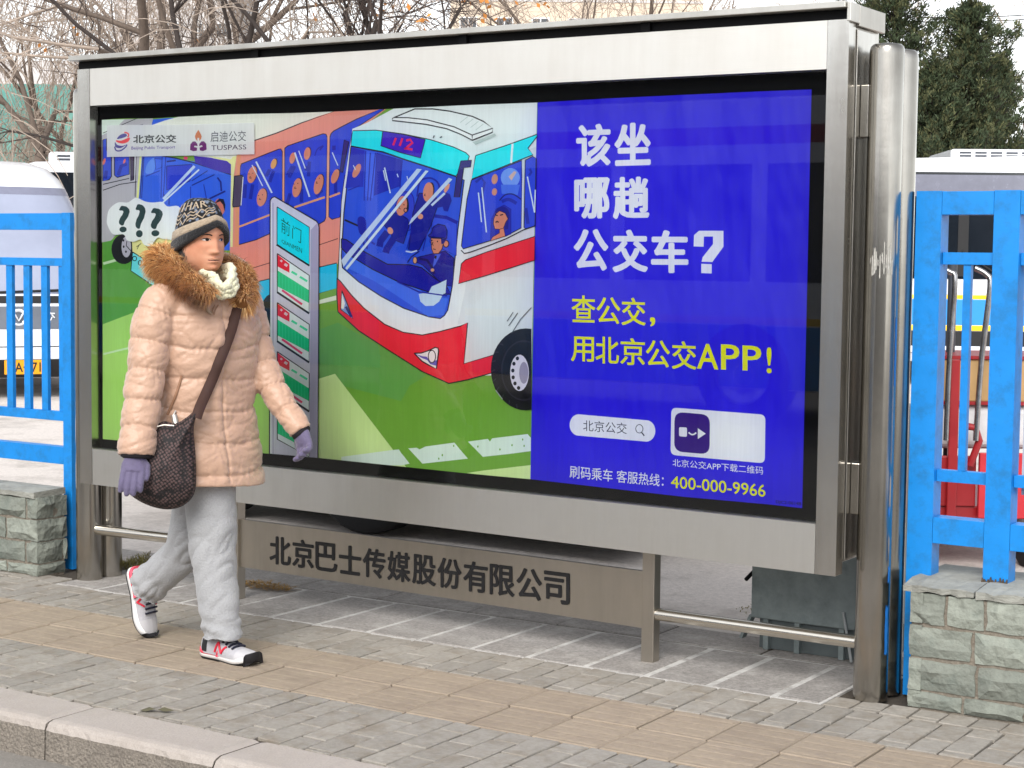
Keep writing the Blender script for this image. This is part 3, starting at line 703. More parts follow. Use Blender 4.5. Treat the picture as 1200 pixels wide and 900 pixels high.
a.P((42,28,112), [(300,552),(395,545),(386,605),(326,612),(290,870),(240,870),(262,700)], line=BK, lw=.9)
a.crop(390,115,7.5); a.P((42,28,112), [(100,368),(140,382),(85,655),(62,648)], line=BK, lw=.8)
# roof unit
a.P(WB, [(540,170),(720,95),(880,95),(1030,115),(1225,160),(1325,205),(1405,265),(1225,325),(1065,252),(825,190)], line=BK, lw=1.5)
a.P((226,234,232), [(540,170),(660,172),(825,190),(1065,252),(1225,325),(1225,370),(1130,320),(1000,268),(820,230),(522,196),(524,178)], line=BK, lw=1.3)
a.P((226,234,232), [(1225,325),(1405,265),(1403,300),(1225,370)], line=BK, lw=1.3); a.P((178,190,188), [(1228,388),(1425,310),(1435,330),(1255,410)])
for i in range(4): a.S((176,190,188), [(1120+45*i,215+22*i),(1190+45*i,160+22*i)], .7)
a.S((60,70,80), [(882,350),(892,328)], 1.2); a.S((60,70,80), [(940,348),(960,338)], 1.4)
# wheel
a.crop(500,340,5.625)
a.E((16,14,22), (655,522), 232, 270, n=40, clipx=690); a.E((40,36,48), (640,530), 150, 200, n=30, clipx=690); a.E((18,16,24), (640,530), 140, 190, n=30, clipx=690)
a.E((212,206,220), (612,545), 62, 120); a.E((150,142,164), (640,545), 30, 72)
for q_ in ((598,450),(575,485),(568,530),(570,575),(582,615),(606,645)): a.E(BK, q_, 11, 13)
for i in range(9): t = 2.4+i*.25; a.S((46,42,54), [(655+205*math.cos(t),522-240*math.sin(t)),(655+228*math.cos(t+.05),522-265*math.sin(t+.05))], 1.3)
a.S((150,150,160), [(455,660),(500,720)], 1.0)
for pts in ([(560,285),(620,190),(690,115)],[(530,205),(570,145)],[(540,235),(600,150)]): a.S((70,74,80), pts, .9)
a.done()

# bus stop sign
a = Art('printed_stop_sign', 330); a.crop(300,225,7.5)
GY = (204,198,212)
a.P(GY, [(124,75),(140,50),(165,42),(530,255),(548,285),(552,320),(540,2340),(118,2300)], line=BK, lw=1.4)
a.P((166,156,184), [(480,335),(540,270),(550,310),(540,2340),(470,2335)]); a.S((150,140,170), [(150,95),(150,2300)], .9); a.S((238,236,242), [(134,90),(128,2300)], 1.0)
a.P((0,208,232), [(185,130),(468,310),(468,645),(185,465)], line=BK, lw=1.0); a.S(BK, [(180,462),(470,648)], 2.2)
GR = (10,96,70)
a.T(GR, '前', [(222,215),(300,270),(298,395),(220,352)], .004); a.T(GR, '门', [(318,290),(400,330),(395,455),(318,408)], .0)
a.T(GR, 'QIANMEN', [(225,415),(405,495),(402,548),(225,450)], .01)
for k in range(4):
    d = (0, 431, 862, 1293)[k]; yo = lambda p: [(x, y+d) for x, y in p]
    bt = 2300 if k == 3 else 9999
    lim = lambda p: [(x, min(y, 2285+x*.09)) for x, y in yo(p)]
    a.P((222,236,236), lim([(187,541),(468,733),(466,1066),(187,880)]), line=BK, lw=1.2); 
    if k < 3: a.S(BK, yo([(185,880),(468,1068)]), 2.4)
    a.P((236,28,52), lim([(191,550),(294,632),(294,710),(191,655)])); a.P((0,190,122), lim([(190,690),(464,862),(464,975),(190,830)]))
    if k < 3: a.S((238,60,110), yo([(228,862),(405,988)]), 2.6); a.S((60,205,150), yo([(312,700),(360,728)]), 2.6); a.S((60,205,150), yo([(385,745),(450,785)]), 2.6); a.S((250,190,200), yo([(215,600),(230,612)]), 2.2); a.S((250,190,200), yo([(250,632),(275,650)]), 3)
    for j in range(9): a.S((50,206,150), lim([(205+j*28,705+j*17),(205+j*28,830+j*15)]), .5)
a.done()

# thought bubble
a = Art('printed_thought_bubble', 410); a.crop(110,220,7.5)
a.P((224,234,236), [(115,270),(135,190),(210,130),(300,128),(370,88),(450,120),(520,130),(600,125),(650,165),(760,180),(780,440),(620,450),(560,440),(500,510),(440,500),(410,455),(350,475),(290,460),(260,410),(170,410),(120,330)], sm=5)
for bx in ((220,158,315,392),(365,143,455,436),(500,178,606,427)): a.C((28,56,58), '?', bx, .03)
a.done()
# logo band
a = Art('printed_logo_band', 425); a.crop(110,120,7.5)
a.P((228,236,246), [(115,200),(700,196),(1410,178),(1412,456),(700,470),(115,480)], alpha=.80)
PU = (74,70,142); RE = (226,60,66)
a.crop(110,120,7.5)
a.P(PU, [(203,322),(225,290),(262,274),(284,278),(290,296),(255,312)], sm=3); a.P(RE, [(195,332),(240,336),(312,308),(306,342),(255,362),(204,350)], sm=3)
a.S(RE, [(268,262),(298,272),(306,290),(296,306)], 1.6, 3); a.P(PU, [(186,348),(205,372),(245,382),(285,372),(240,400),(196,396),(184,372)], sm=3)
a.S(PU, [(182,388),(196,422),(235,424),(275,396),(292,370)], 1.6, 3)
a.T((34,40,44), '北京公交', [(345,285),(725,282),(725,355),(345,360)], .03); a.T((92,72,152), 'Beijing Public Transport', [(330,388),(715,378),(715,412),(330,424)], .01)
OR = (196,112,70); VI = (104,34,104)
a.P(OR, [(918,240),(938,275),(948,300),(942,322),(926,340),(926,312),(910,312),(910,340),(894,322),(888,300),(896,275)])
a.P(VI, [(845,418),(848,368),(868,344),(890,342),(908,362),(912,384),(885,380),(880,392),(908,398),(905,424),(876,430)]); a.P(VI, [(991,414),(988,364),(968,342),(946,342),(928,362),(924,384),(950,376),(956,388),(928,398),(932,422),(960,428)])
a.crop(120,130,6)
a.T((30,34,56), '启迪公交', [(760,142),(1010,138),(1010,212),(760,220)], .004); a.T((50,34,72), 'TUSPASS', [(765,242),(1012,236),(1012,270),(765,277)], .0)
a.done()

# right panel lettering
HW = (232,240,246); YE = (238,244,22)
a = Art('printed_headline', 14); a.crop(660,130,4.5)
for ch_, bx in (('该',(68,68,250,293)),('坐',(270,62,462,288)),('哪',(58,350,245,568)),('趟',(262,347,455,570)),('公',(55,622,238,843)),('交',(260,625,447,852)),('车',(463,628,660,856)),('?',(688,630,845,858))): 
    if ch_ != '?': a.C(HW, ch_, bx, .04)
a.P(HW, [(690,655),(716,632),(845,632),(845,716),(786,797),(730,795),(735,772),(790,702),(790,662),(742,662),(740,716),(688,714)]); a.P(HW, [(728,806),(783,808),(783,857),(728,855)])
a.done()
a = Art('printed_subheading', 24); a.crop(650,330,4.444)
for ch_, bx in (('查',(88,70,212,214)),('公',(218,80,342,222)),('交',(348,82,474,230)),(',',(496,185,524,234)),('用',(85,284,205,420)),('北',(213,285,335,430)),('京',(342,292,470,438)),('公',(475,303,600,448)),('交',(610,308,738,460)),('A',(742,322,852,458)),('P',(866,326,962,462)),('P',(978,332,1076,466)),('!',(1104,342,1130,478))): a.C(YE, ch_, bx, .018)
a.done()
a = Art('printed_search_box', 40); a.crop(650,470,4)
n_ = 12; pts = []
for i in range(n_+1): t = math.pi/2+math.pi*i/n_; pts.append((112+42*math.cos(t), 112-50*math.sin(t)))
for i in range(n_+1): t = -math.pi/2+math.pi*i/n_; pts.append((430+42*math.cos(t), 140-50*math.sin(t)))
a.P((236,240,244), pts); a.T((44,48,60), '北京公交', [(133,88),(338,103),(338,155),(133,140)], .0)
a.S((44,48,60), [(397+17*math.cos(t/14*2*math.pi), 130+20*math.sin(t/14*2*math.pi)) for t in range(15)], .9); a.S((44,48,60), [(407,146),(420,163)], 1.5); a.done()
a = Art('printed_app_card', 48); a.crop(650,470,4)
def rr(TL,TR,BR,BL,r=.1,n=5):
    Q = [Vector(p) for p in (TL,TR,BR,BL)]; out = []
    for i in range(4):
        p = Q[i]; u = Q[(i-1)%4]; v_ = Q[(i+1)%4]; L_ = min((u-p).length, (v_-p).length)*r*2
        a0 = p+(u-p).normalized()*L_; a1 = p+(v_-p).normalized()*L_
        for k in range(n+1): t = k/n; out.append(tuple(a0*(1-t)**2 + p*2*t*(1-t) + a1*t*t))
    return out
a.P((236,238,244), rr((547,30),(988,64),(985,292),(543,252),.06)); a.P((52,18,118), rr((562,50),(728,64),(726,250),(560,236),.13))
a.P((238,240,246), rr((583,122),(620,124),(620,168),(583,165),.1)); a.P((238,240,246), [(671,127),(708,153),(671,178)]); a.S((238,240,246), [(628,147),(640,156),(652,156),(664,148)], 1.7, 3); a.done()
a = Art('printed_caption', 60); a.crop(650,470,4)
a.T((226,232,244), '北京公交APP下载二维码', [(553,270),(977,307),(977,345),(553,305)], .004); a.done()
a = Art('printed_hotline', 64); a.crop(650,470,4)
a.T((232,238,246), '刷码乘车 客服热线：', [(70,300),(512,345),(510,402),(70,360)], .008); a.done()
a = Art('printed_phone_number', 66); a.crop(650,470,4); a.T(YE, '400-000-9966', [(545,350),(988,392),(988,450),(545,406)], .012); a.done()
a = Art('printed_serial_code', 70); a.crop(650,470,4); a.T((16,12,60), 'DJC2-06148', [(1037,465),(1155,474),(1155,494),(1037,482)], .01); a.done()
# ------------------------------------------------------------------ blue fences, stone walls, cabinet, litter
def at(px, py, d): return CAM + ray(px, py)*d
M_BLUE = mat('blue_paint', (8,128,206), .45, var=.10, scale=6, bump=.12, bscale=24, dirt=(30,92,132), dscale=14, damt=.55, spec=.5, rvar=.1)
M_RUST = mat('rust_patch', (72,58,44), .9, var=.5, scale=60, bump=.4)
M_STONE = mat('green_grey_stone', (134,138,128), .88, var=.30, scale=18, bump=.9, bscale=45, rand=.20, dirt=(84,92,86), dscale=9, damt=.8)
M_CAP = mat('slate_cap', (146,146,138), .85, var=.2, scale=18, bump=.5, bscale=60, rand=.08, dirt=(112,110,102), dscale=6, damt=.6, stretch=(1,1,3))
M_WMORT = mat('wall_mortar', (124,116,104), .95, var=.22, scale=30, bump=.8, bscale=70, dirt=(110,98,84), dscale=6, damt=.7)
def stone_block(x0, x1, z0, z1, yf, depth, seed, parent, m_=M_STONE, rough=.014, side=None):
    """split-faced block: front cut up into an uneven grid"""
    r = random.Random(seed); nx, nz = max(3, int((x1-x0)/.035)), max(3, int((z1-z0)/.03))
    P = [[None]*(nz+1) for _ in range(nx+1)]; mb = MB()
    for i in range(nx+1):
        for k in range(nz+1):
            e = i in (0,nx) or k in (0,nz)
            f = noise.noise((i*.35+seed*3.1, k*.6, seed)) * rough*1.6 + r.uniform(-.15,.15)*rough + (.5*rough if noise.noise((i*.3+k*.4+seed, k*.25, seed*.7)) > .1 else 0)
            y = yf + (.006+r.uniform(0,.004) if e else f-.004)
            P[i][k] = (x0+(x1-x0)*i/nx+(r.uniform(-.004,.004)), y, z0+(z1-z0)*k/nz+r.uniform(-.0035,.0035))
    for i in range(nx):
        for k in range(nz):
            a, b, c, d = P[i][k], P[i+1][k], P[i+1][k+1], P[i][k+1]
            mb.add([a,b,c,d], [(0,1,2),(0,2,3)] if r.random() < .5 else [(0,1,3),(1,2,3)])
    rim_ = [P[i][0] for i in range(nx+1)] + [P[nx][k] for k in range(1,nz+1)] + [P[i][nz] for i in range(nx-1,-1,-1)] + [P[0][k] for k in range(nz-1,0,-1)]
    bk = [(p[0], yf+depth, p[2]) for p in rim_]; n = len(rim_)
    mb.add(rim_+bk, [((i+1)%n, i, i+n, (i+1)%n+n) for i in range(n)]); mb.add(bk, [tuple(range(n))])
    return recalc(mb.build('stone', m_, parent))
def stone_wall(name, label, x0, x1, yf, zt, seed, depth=.42, courses=4, endside=None):
    ox = (x0+x1)/2; T_ = thing(name, label, 'wall', (0,0,0)); r = random.Random(seed)
    MB().box((x0+.008, yf+.0125, -.02), (x1-.008, yf+depth-.014, zt-.035), ch=.004).build('mortar_core', M_WMORT, T_)
    h = (zt-.028)/courses
    hs_ = [h*.62]+[h*(courses-.62)/(courses-1)]*(courses-1); z = 0
    for c in range(courses):
        x = x0 - (r.uniform(.02,.12) if c % 2 else 0); k = 0
        while x < x1-.01:
            w_ = r.uniform(.13,.26); xa = max(x, x0); xb = min(x+w_, x1)
            if x1-xb < .07: xb = x1
            if xb-xa > .03: stone_block(xa+.006, xb-.006, z+.005, z+hs_[c]-.006, yf, .10, seed*100+c*20+k, T_); k += 1
            x = xb if xb == x1 else x+w_
        if endside is not None:       # stones on the exposed end
            xe = x1 if endside > 0 else x0; y = yf
            while y < yf+depth-.02:
                d = min(r.uniform(.13,.22), yf+depth-y)
                o = stone_block(-d/2+.004, d/2-.004, z+.004, z+hs_[c]-.004, 0, .05, seed*300+c*20+k, T_); k += 1
                o.rotation_euler.z = math.pi/2*endside; o.location = (xe+.002*endside, y+d/2, 0); y += d
        z += hs_[c]
    x = x0-.02; k = 0
    while x < x1+.01:              # ragged slate caps
        w_ = min(r.uniform(.22,.42), x1+.03-x); mb = MB(); n = 9
        if w_ < .05: break
        fr_ = [(x+.003+(w_-.006)*i/n, yf-.002+r.uniform(-.008,.006)) for i in range(n+1)]; bk = [(p[0], yf+depth+.01) for p in fr_][::-1]
        md = [(p[0], yf+depth*.5) for p in fr_]
        lo = [(px_, py_+.006, zt-.030+r.uniform(-.004,.004)) for px_,py_ in fr_]; hi = [(px_, py_+r.uniform(0,.006), zt-.008+r.uniform(-.005,.003)) for px_,py_ in fr_]
        tp = [(px_, yf+.10+r.uniform(-.03,.03), zt+r.uniform(-.003,.004)) for px_,py_ in fr_]; tb = [(px_, yf+depth, zt) for px_,py_ in fr_]; lb = [(px_, yf+depth, zt-.03) for px_,py_ in fr_]
        rows = [lb, lo, hi, tp, tb]
        for a, b in zip(rows, rows[1:]): mb.add(a+b, [(i, i+1, n+1+i+1, n+1+i) for i in range(n)])
        mb.add([q_[0] for q_ in rows], [(0,1,2,3,4)]); mb.add([q_[-1] for q_ in rows], [(4,3,2,1,0)])
        recalc(mb.build('cap_stone', M_CAP, T_)); x += w_; k += 1
    return T_
stone_wall('stone_wall', 'low wall of green-grey split stone under the blue fence left of the advertising board', -2.3, -.300, .025, .385, 3, depth=.185, endside=1)
stone_wall('stone_wall', 'low wall of green-grey split stone under the blue fence right of the advertising board', 3.715, 6.2, .095, .415, 11, depth=.40, endside=-1)

def fence(label, posts, rails, balu, yf, x0):
    T_ = thing('blue_fence', label, 'fence', (x0, yf, 0))
    def pt(name, a, b, ch=.0008): return MB().box((a[0]-x0, a[1]-yf, a[2]), (b[0]-x0, b[1]-yf, b[2]), ch=ch).build(name, M_BLUE, T_)
    for (xa, xb, z0, z1, d) in posts: pt('post', (xa, yf, z0), (xb, yf+d, z1))
    for (xa, xb, z0, z1, dy, d) in rails: pt('rail', (xa, yf+dy, z0), (xb, yf+dy+d, z1))
    for (xa, xb, z0, z1, dy, d) in balu: pt('baluster', (xa, yf+dy, z0), (xb, yf+dy+d, z1))
    return T_
yf = .25
# right fence: narrow first bay, then a wider one
P_ = [(3.648,3.735,0,1.69,.075),(3.909,3.994,.40,1.69,.075),(5.20,5.285,.40,1.69,.075)]
R_ = []; B_ = []
for a, b in ((3.735,3.909),(3.994,5.20)):
    e = .001
    R_ += [(a+e,b-e,1.612,1.688,.0006,.0738),(a+e,b-e,1.449,1.489,.022,.035),(a+e,b-e,.729,.768,.022,.035),(a+e,b-e,.524,.610,.0006,.0738)]
    n = 1 if b-a < .3 else 9
    for i in range(n): xc = a+(b-a)*(i+1)/(n+1)-.004; B_.append((xc-.0125, xc+.0125, .7685, 1.4485, .027, .025))
fr = fence('bright blue steel fence on the stone wall at the right edge', P_, R_, B_, yf, 3.82)
MB().box((4.004-3.82,.078,.70),(4.50-3.82,.084,1.48)).build('grey_panel', mat('grey_panel', (176,180,184), .5, var=.06), fr)
for k in range(10):    # flaking paint and moss at the post foot
    x = 3.912+k*.0085; MB().tube([(x-3.82,-.006,.412),(x-3.82+rnd.uniform(-.004,.004),-.004,.418+rnd.uniform(.002,.016))], [.006,.002], 5).build('rust_flake', M_RUST, fr)
# left fence
P_ = [(-.372,-.318,0,1.63,.055),(-1.62,-1.565,0,1.63,.055)]
R_ = [(-1.564,-.373,1.552,1.628,.0006,.0538),(-1.564,-.373,1.388,1.424,.012,.03),(-1.564,-.373,.679,.722,.012,.03),(-1.564,-.373,.481,.560,.0006,.0538)]
B_ = []
for i in range(10):
    xc = -.392-.117*i
    if i == 0: xc = -.394
    B_.append((xc-.020, xc+.020, .7225, 1.3875, .017, .020))
fence('bright blue steel fence on the stone wall at the left edge', P_, R_, B_, yf, -.9)

# grey cabinet standing behind the right end of the board
M_CAB = mat('galvanised_cabinet', (132,142,142), .65, metal=.1, var=.28, scale=9, bump=.1, dirt=(84,94,96), dscale=5, damt=.7)
cb = thing('metal_cabinet', 'weathered grey sheet metal cabinet standing behind the right end of the board', 'cabinet', (3.18,.80,0))
bev(MB().box((-.26,-.20,.115),(.26,.22,.92)).build('cabinet_body', M_CAB, cb), .006)
MB().box((-.235,-.17,.0),(.235,.20,.114)).build('plinth', mat('dark_plinth', (86,94,95), .7, var=.3, scale=8), cb)
for x in (-.20,-.075,.10,.2): MB().box((x-.010,-.194,0),(x+.010,-.171,.1145)).build('strut', M_CAB, cb)
MB().tube([(.15,-.215,.002),(.11,-.205,.18)], .006, 6).build('brace', mat('pale_brace', (150,154,154), .5), cb)
MB().box((-.05,-.02,-.006),(.05,.02,.006), M=Matrix.Translation((-.285,-.17,.075)) @ Euler((0,-1.15,0)).to_matrix().to_4x4()).build('leg_brace', M_CAB, cb)
MB().tube([(-.33,-.10,.235),(-.27,-.10,.30)], .008, 6).build('handle_bar', M_GAP, cb)

# dry litter
M_STRAW = mat('dry_straw', (150,118,66), .9, var=.3, scale=30, rand=.1); M_TUFT = mat('dry_grass', (112,104,52), .9, var=.35, scale=30)
def litter(name, c, sx, sy, n, h, m_, label, cat, upright=0.0, L_=.06):
    mb = MB(); r = random.Random(n)
    for i in range(n):
        a = r.uniform(0,6.28); q_ = math.sqrt(r.random()); x = math.cos(a)*q_*sx; y = math.sin(a)*q_*sy
        z = h*(1-q_)*r.random()+.003; t = r.uniform(0,6.28); el = r.uniform(-.12,.25)+upright*r.random(); l = L_*r.uniform(.4,1)
        d = Vector((math.cos(t)*math.cos(el), math.sin(t)*math.cos(el), math.sin(el)))*l; s_ = Vector((-d.y,d.x,0)).normalized()*.0016
        p = Vector((x,y,z)); m2 = p+d*.5+Vector((0,0,r.uniform(0,.01)))
        mb.add([p-s_, p+s_, m2+s_, m2-s_, p+d], [(0,1,2,3),(3,2,4)])
    o = mb.build(name, m_, None, loc=c); tag(o, label, cat); o['kind'] = 'stuff'; return o
litter('straw_litter', (.66,.43,.004), .17, .055, 420, .02, M_STRAW, 'scatter of dry straw on the granite slabs under the name plate', 'straw')
litter('straw_litter', (2.86,1.25,-.002), .30, .15, 260, .012, M_TUFT, 'dark crumbs of dead leaves on the yard behind the rail', 'leaf litter', L_=.03)
litter('dry_grass_tuft', (-.06,.46,.0), .15, .10, 900, .075, M_TUFT, 'low clump of dry grass beside the left posts', 'grass', upright=.9, L_=.05)
lf = MB(); pts = [(-.055,0,.002),(-.03,.016,.010),(0,.012,.004),(.02,.018,.012),(.06,.003,.006),(.03,-.008,.004),(0,-.004,.010),(-.03,-.014,.003)]
lf.add(pts+[(-.02,.002,.012),(.02,.004,.002)], [(0,8,1),(1,8,2),(2,8,9),(2,9,3),(3,9,4),(4,9,5),(5,9,6),(6,9,8),(6,8,7),(7,8,0)])
tag(lf.build('fallen_leaf', mat('dead_leaf', (84,80,60), .9, var=.3), None, loc=(1.77,-1.36,.001), rot=(0,0,.4)), 'crumpled dead leaf lying on the pavers by the kerb', 'leaf')
# ------------------------------------------------------------------ vehicles, trees and buildings behind
M_WHITE = mat('white_body', (226,228,232), .25, var=.03, scale=3, coat=.6, rvar=.05, dirt=(196,196,196), dscale=2, damt=.3)
M_SILV = mat('silver_trim', (186,188,194), .35, var=.05, coat=.3)
M_TYRE = mat('tyre', (24,24,26), .85, var=.2, scale=20, bump=.2)
M_RIM = mat('wheel_rim', (196,196,202), .35, metal=.7, var=.1)
M_DWIN = mat('dark_window', (22,28,36), .06, var=.2, scale=2, spec=.8, rvar=.03)
M_LWIN = mat('sky_reflection_screen', (150,156,176), .10, var=.1, scale=2, spec=.9, coat=1.0, rvar=.03)  # pale base colour stands in for the sky mirrored in the screen
M_DGREY = mat('dark_grey_plastic', (58,62,70), .5, var=.1)
M_BLK = mat('black_plastic', (20,20,22), .6, var=.2)
M_YEL = mat('yellow_paint', (250,206,10), .4, var=.05, coat=.3); M_BUSB = mat('bus_blue', (38,138,214), .35, var=.04, coat=.4)
M_RED = mat('red_paint', (150,24,30), .4, var=.12, coat=.3, dirt=(140,26,28), dscale=5, damt=.5)
M_PLATE = mat('number_plate_yellow', (232,160,20), .4, var=.05)
def wheel(parent, c, r=.42, w_=.24, axis='X'):
    wh = obj('wheel', None, parent=parent, loc=c); wh.empty_display_size = .1
    MB().lathe([(r*.58,-w_/2),(r*.92,-w_/2),(r,-w_*.36),(r,w_*.36),(r*.92,w_/2),(r*.58,w_/2)], 28, axis=axis).build('tyre', M_TYRE, wh)
    MB().lathe([(.0001,-w_*.36),(r*.22,-w_*.38),(r*.26,-w_*.30),(r*.5,-w_*.30),(r*.585,-w_*.46),(r*.585,w_*.46),(r*.5,w_*.30),(r*.26,w_*.30),(r*.22,w_*.38),(.0001,w_*.36)], 24, axis=axis).build('rim', M_RIM, wh)
    return wh

# --- white van behind the left fence: nose surface from height profiles
van = thing('parked_van', 'white van with a pale raked windscreen and yellow number plate behind the left fence', 'van', rz=YAW+.42)
p0 = onZ(24, 467); van.location = (p0.x, p0.y, -.006)
ZP = [(.20,.10,.90),(.30,.02,.93),(.40,.0,.94),(.62,.03,.95),(.70,.06,.95),(.92,.14,.94),(1.00,.20,.93),(1.4,.55,.89),(1.8,.92,.82),(2.10,1.20,.74),(2.2,1.34,.70),(2.32,1.62,.62),(2.40,2.1,.50),(2.42,2.6,.40)]
def vsurf(u, z, off=0.0):
    for (a,b,c),(d,e,f) in zip(ZP, ZP[1:]):
        if z <= d: t = (z-a)/(d-a); y0 = b+(e-b)*t; hw = c+(f-c)*t; break
    else: y0, hw = ZP[-1][1:]
    k = u*math.pi/2; x = hw*math.copysign(abs(math.sin(k))**.86, k); y = y0 + .55*(1-math.cos(k))**1.35
    n = Vector((x*.6, -1, .25)).normalized(); return Vector((x,y,z))+n*off
def vpatch(name, u0, u1, zs, m_, off, n=14, parent=None, n_z=1):
    mb = MB(); Z = []
    for a, b in zip(zs, zs[1:]): Z += [a+(b-a)*k/n_z for k in range(n_z)]
    Z.append(zs[-1]); g = [[vsurf(u0+(u1-u0)*i/n, z, off) for i in range(n+1)] for z in Z]
    mb.add([p for r_ in g for p in r_], [(j*(n+1)+i, j*(n+1)+i+1, (j+1)*(n+1)+i+1, (j+1)*(n+1)+i) for j in range(len(Z)-1) for i in range(n)], 0, True)
    return mb.build(name, m_, parent or van)
zs = [z for z,_,_ in ZP]
body = vpatch('body', -1, 1, zs, M_WHITE, 0, 24, n_z=2)
sd = MB()
for s_ in (-1,1):          # flanks and roof back
    e = [vsurf(s_, z) for z in zs]; b_ = [Vector((p.x, 5.2, p.z)) for p in e]; n = len(e)
    sd.add(e+b_, [(i, i+1, n+i+1, n+i) for i in range(n-1)], 0, True)
e = [vsurf(u, 2.42) for u in (-1,-.5,0,.5,1)]; b_ = [Vector((p.x,5.2,2.42)) for p in e]; sd.add(e+b_, [(i,i+1,6+i,5+i) for i in range(4)], 0)
rear = [vsurf(s_, z) for s_, zz in ((-1, zs), (1, zs[::-1])) for z in zz]; sd.add([Vector((p.x,5.2,p.z)) for p in rear], [tuple(range(len(rear)))])
sd.build('side_shell', M_WHITE, van)
vpatch('windscreen', -.80, .80, [1.02,1.3,1.6,1.9,2.02], M_LWIN, .006, n_z=2); vpatch('sun_strip', -.78, .78, [2.02,2.10], mat('sun_strip', (122,124,142), .2, coat=.5), .007)
vpatch('cowl', -.86, .86, [.93,1.0], M_BLK, .008); vpatch('grey_nose_panel', -.62, .80, [.68,.78,.90], mat('grey_nose', (92,98,108), .35, coat=.4), .006)
vpatch('bumper', -.95, .95, [.20,.30,.385], M_BLK, .012); vpatch('seam', -.95, .95, [.505,.515], M_BLK, .004); vpatch('headlamp', .62, .92, [.72,.86], mat('van_lamp', (176,186,196), .1, coat=1), .010); vpatch('headlamp', -.92, -.66, [.72,.86], _m if False else bpy.data.materials['van_lamp'], .010)
c = vsurf(.0,.79,.02); MB().lathe([(.055,0),(.085,-.012),(.075,-.016),(.062,-.008)], 20, origin=(c.x,c.y,c.z), axis='Y').build('badge', M_WHITE, van)
bz = MB(); bz.tube([(c.x-.04,c.y-.012,c.z+.035),(c.x,c.y-.014,c.z-.035),(c.x+.04,c.y-.012,c.z+.035)], .010, 6).build('badge_stroke', M_WHITE, van)
pl = vsurf(.03,.305,.03); MB().box((-.22,-.008,-.07),(.22,.004,.07), ch=.004).build('number_plate', M_PLATE, van, loc=pl)
def flat_text(txt, w_, h_, m_, parent, loc, name='lettering', bold=.0, rot=None):
    vs, fs = text_mesh(txt, bold); x0, x1 = min(v.x for v in vs), max(v.x for v in vs); y0, y1 = min(v.y for v in vs), max(v.y for v in vs)
    return MB().add([((v.x-x0)/(x1-x0)*w_-w_/2, 0, (v.y-y0)/(y1-y0)*h_-h_/2) for v in vs], fs).build(name, m_, parent, loc=loc, rot=rot)
flat_text('AA·0715', .39, .095, M_BLK, van, pl+Vector((0,-.010,0)), 'plate_number', .012)
for ch_, u in (('北',-.17),('交',.17)): cc = vsurf(u,.79,.016); flat_text(ch_, .10, .13, M_WHITE, van, cc, 'lettering', .01)
cc = vsurf(-.16,.60,.01); flat_text('6', .06, .09, mat('plum_print', (120,60,84), .5), van, cc, 'fleet_number', .0)
wp = MB().tube([vsurf(-.1,1.03,.02), vsurf(.25,1.05,.03), vsurf(.68,1.06,.03)], .012, 6); wp.build('wiper', M_BLK, van)
MB().lathe([(.0001,-.02),(.03,-.015),(.04,.02),(.0001,.03)], 10, origin=vsurf(.98,1.85,.03)).build('side_marker', M_YEL, van)
for x in (-.83,.83):
    for y in (1.1,4.2): wheel(van, (x,y,.33), .33, .2)

# --- buses
def bus(name, label, loc, rz, W=2.4, L_=8.0, H=2.7, cols=None, front=True, ac=True, lower=.30, belts=None, grp=None):
    T_ = thing(name, label, 'bus', loc, rz, grp); hw = W/2
    b = MB(); prof = [(-hw,lower),(hw,lower),(hw,H*.62),(hw*.97,H*.90),(hw*.90,H*.965),(hw*.70,H*.99),(0,H),(-hw*.70,H*.99),(-hw*.90,H*.965),(-hw*.97,H*.90),(-hw,H*.62)]
    b.prism(prof, L_); o = b.build('body', cols or M_WHITE, T_); bev(o, .10, 4)
    for (nm, z0, z1, m_, off) in (belts or []): bev(MB().box((-hw*.985,-off,z0),(hw*.985,.05,z1)).build(nm, m_, T_), min(.01,(z1-z0)*.3))
    wz0, wz1 = H*.47, H*.935
    q_ = [(-hw*.90,wz0),(hw*.90,wz0),(hw*.90,wz0+.5*(wz1-wz0)),(hw*.86,wz1),(-hw*.86,wz1),(-hw*.90,wz0+.5*(wz1-wz0))]
    MB().prism(q_, .03, M=Matrix.Translation((0,-.014,0))).build('windscreen', M_DWIN, T_)
    n = int(L_/1.25)
    for s_ in (-1,1):
        for i in range(n):
            y = .55+i*(L_-.8)/n; x = s_*hw*1.001
            mb = MB().box((min(x,x+s_*.008)-.001,y,H*.50),(max(x,x+s_*.008),y+(L_-.8)/n-.10,H*.83)); mb.build('side_window', M_DWIN, T_)
    for y in (1.5, L_-1.9):
        for s_ in (-1,1): wheel(T_, (s_*(hw-.13),y,.42), .42, .26)
    if ac:
        a_ = bev(MB().box((-hw*.72,L_*.12,H-.02),(hw*.72,L_*.12+2.2,H+.19)).build('roof_unit', M_WHITE, T_), .06, 3)
        for k in range(6):
            for j in range(2): MB().box((-hw*.6+k*.27,L_*.12-.006,H+.05+j*.055),(-hw*.6+k*.27+.20,L_*.12+.01,H+.083+j*.055)).build('vent_slot', M_DGREY, a_)
    return T_
BELT = [('white_belt',1.05,1.25,M_WHITE,.006),('yellow_belt',1.0,1.048,M_YEL,.008),('blue_belt',.70,.998,M_BUSB,.006),('yellow_belt',.635,.698,M_YEL,.008),('grille',.46,.633,M_BLK,.010),('bumper',.385,.458,M_WHITE,.05),('lower_bumper',.28,.383,M_SILV,.03)]
g = onZ(1112, 452); br = bus('parked_bus', 'white and blue bus with yellow stripes facing out behind the right fence', (g.x,g.y,0), YAW-.02, 2.45, 8.5, 2.62, belts=BELT, ac=False)
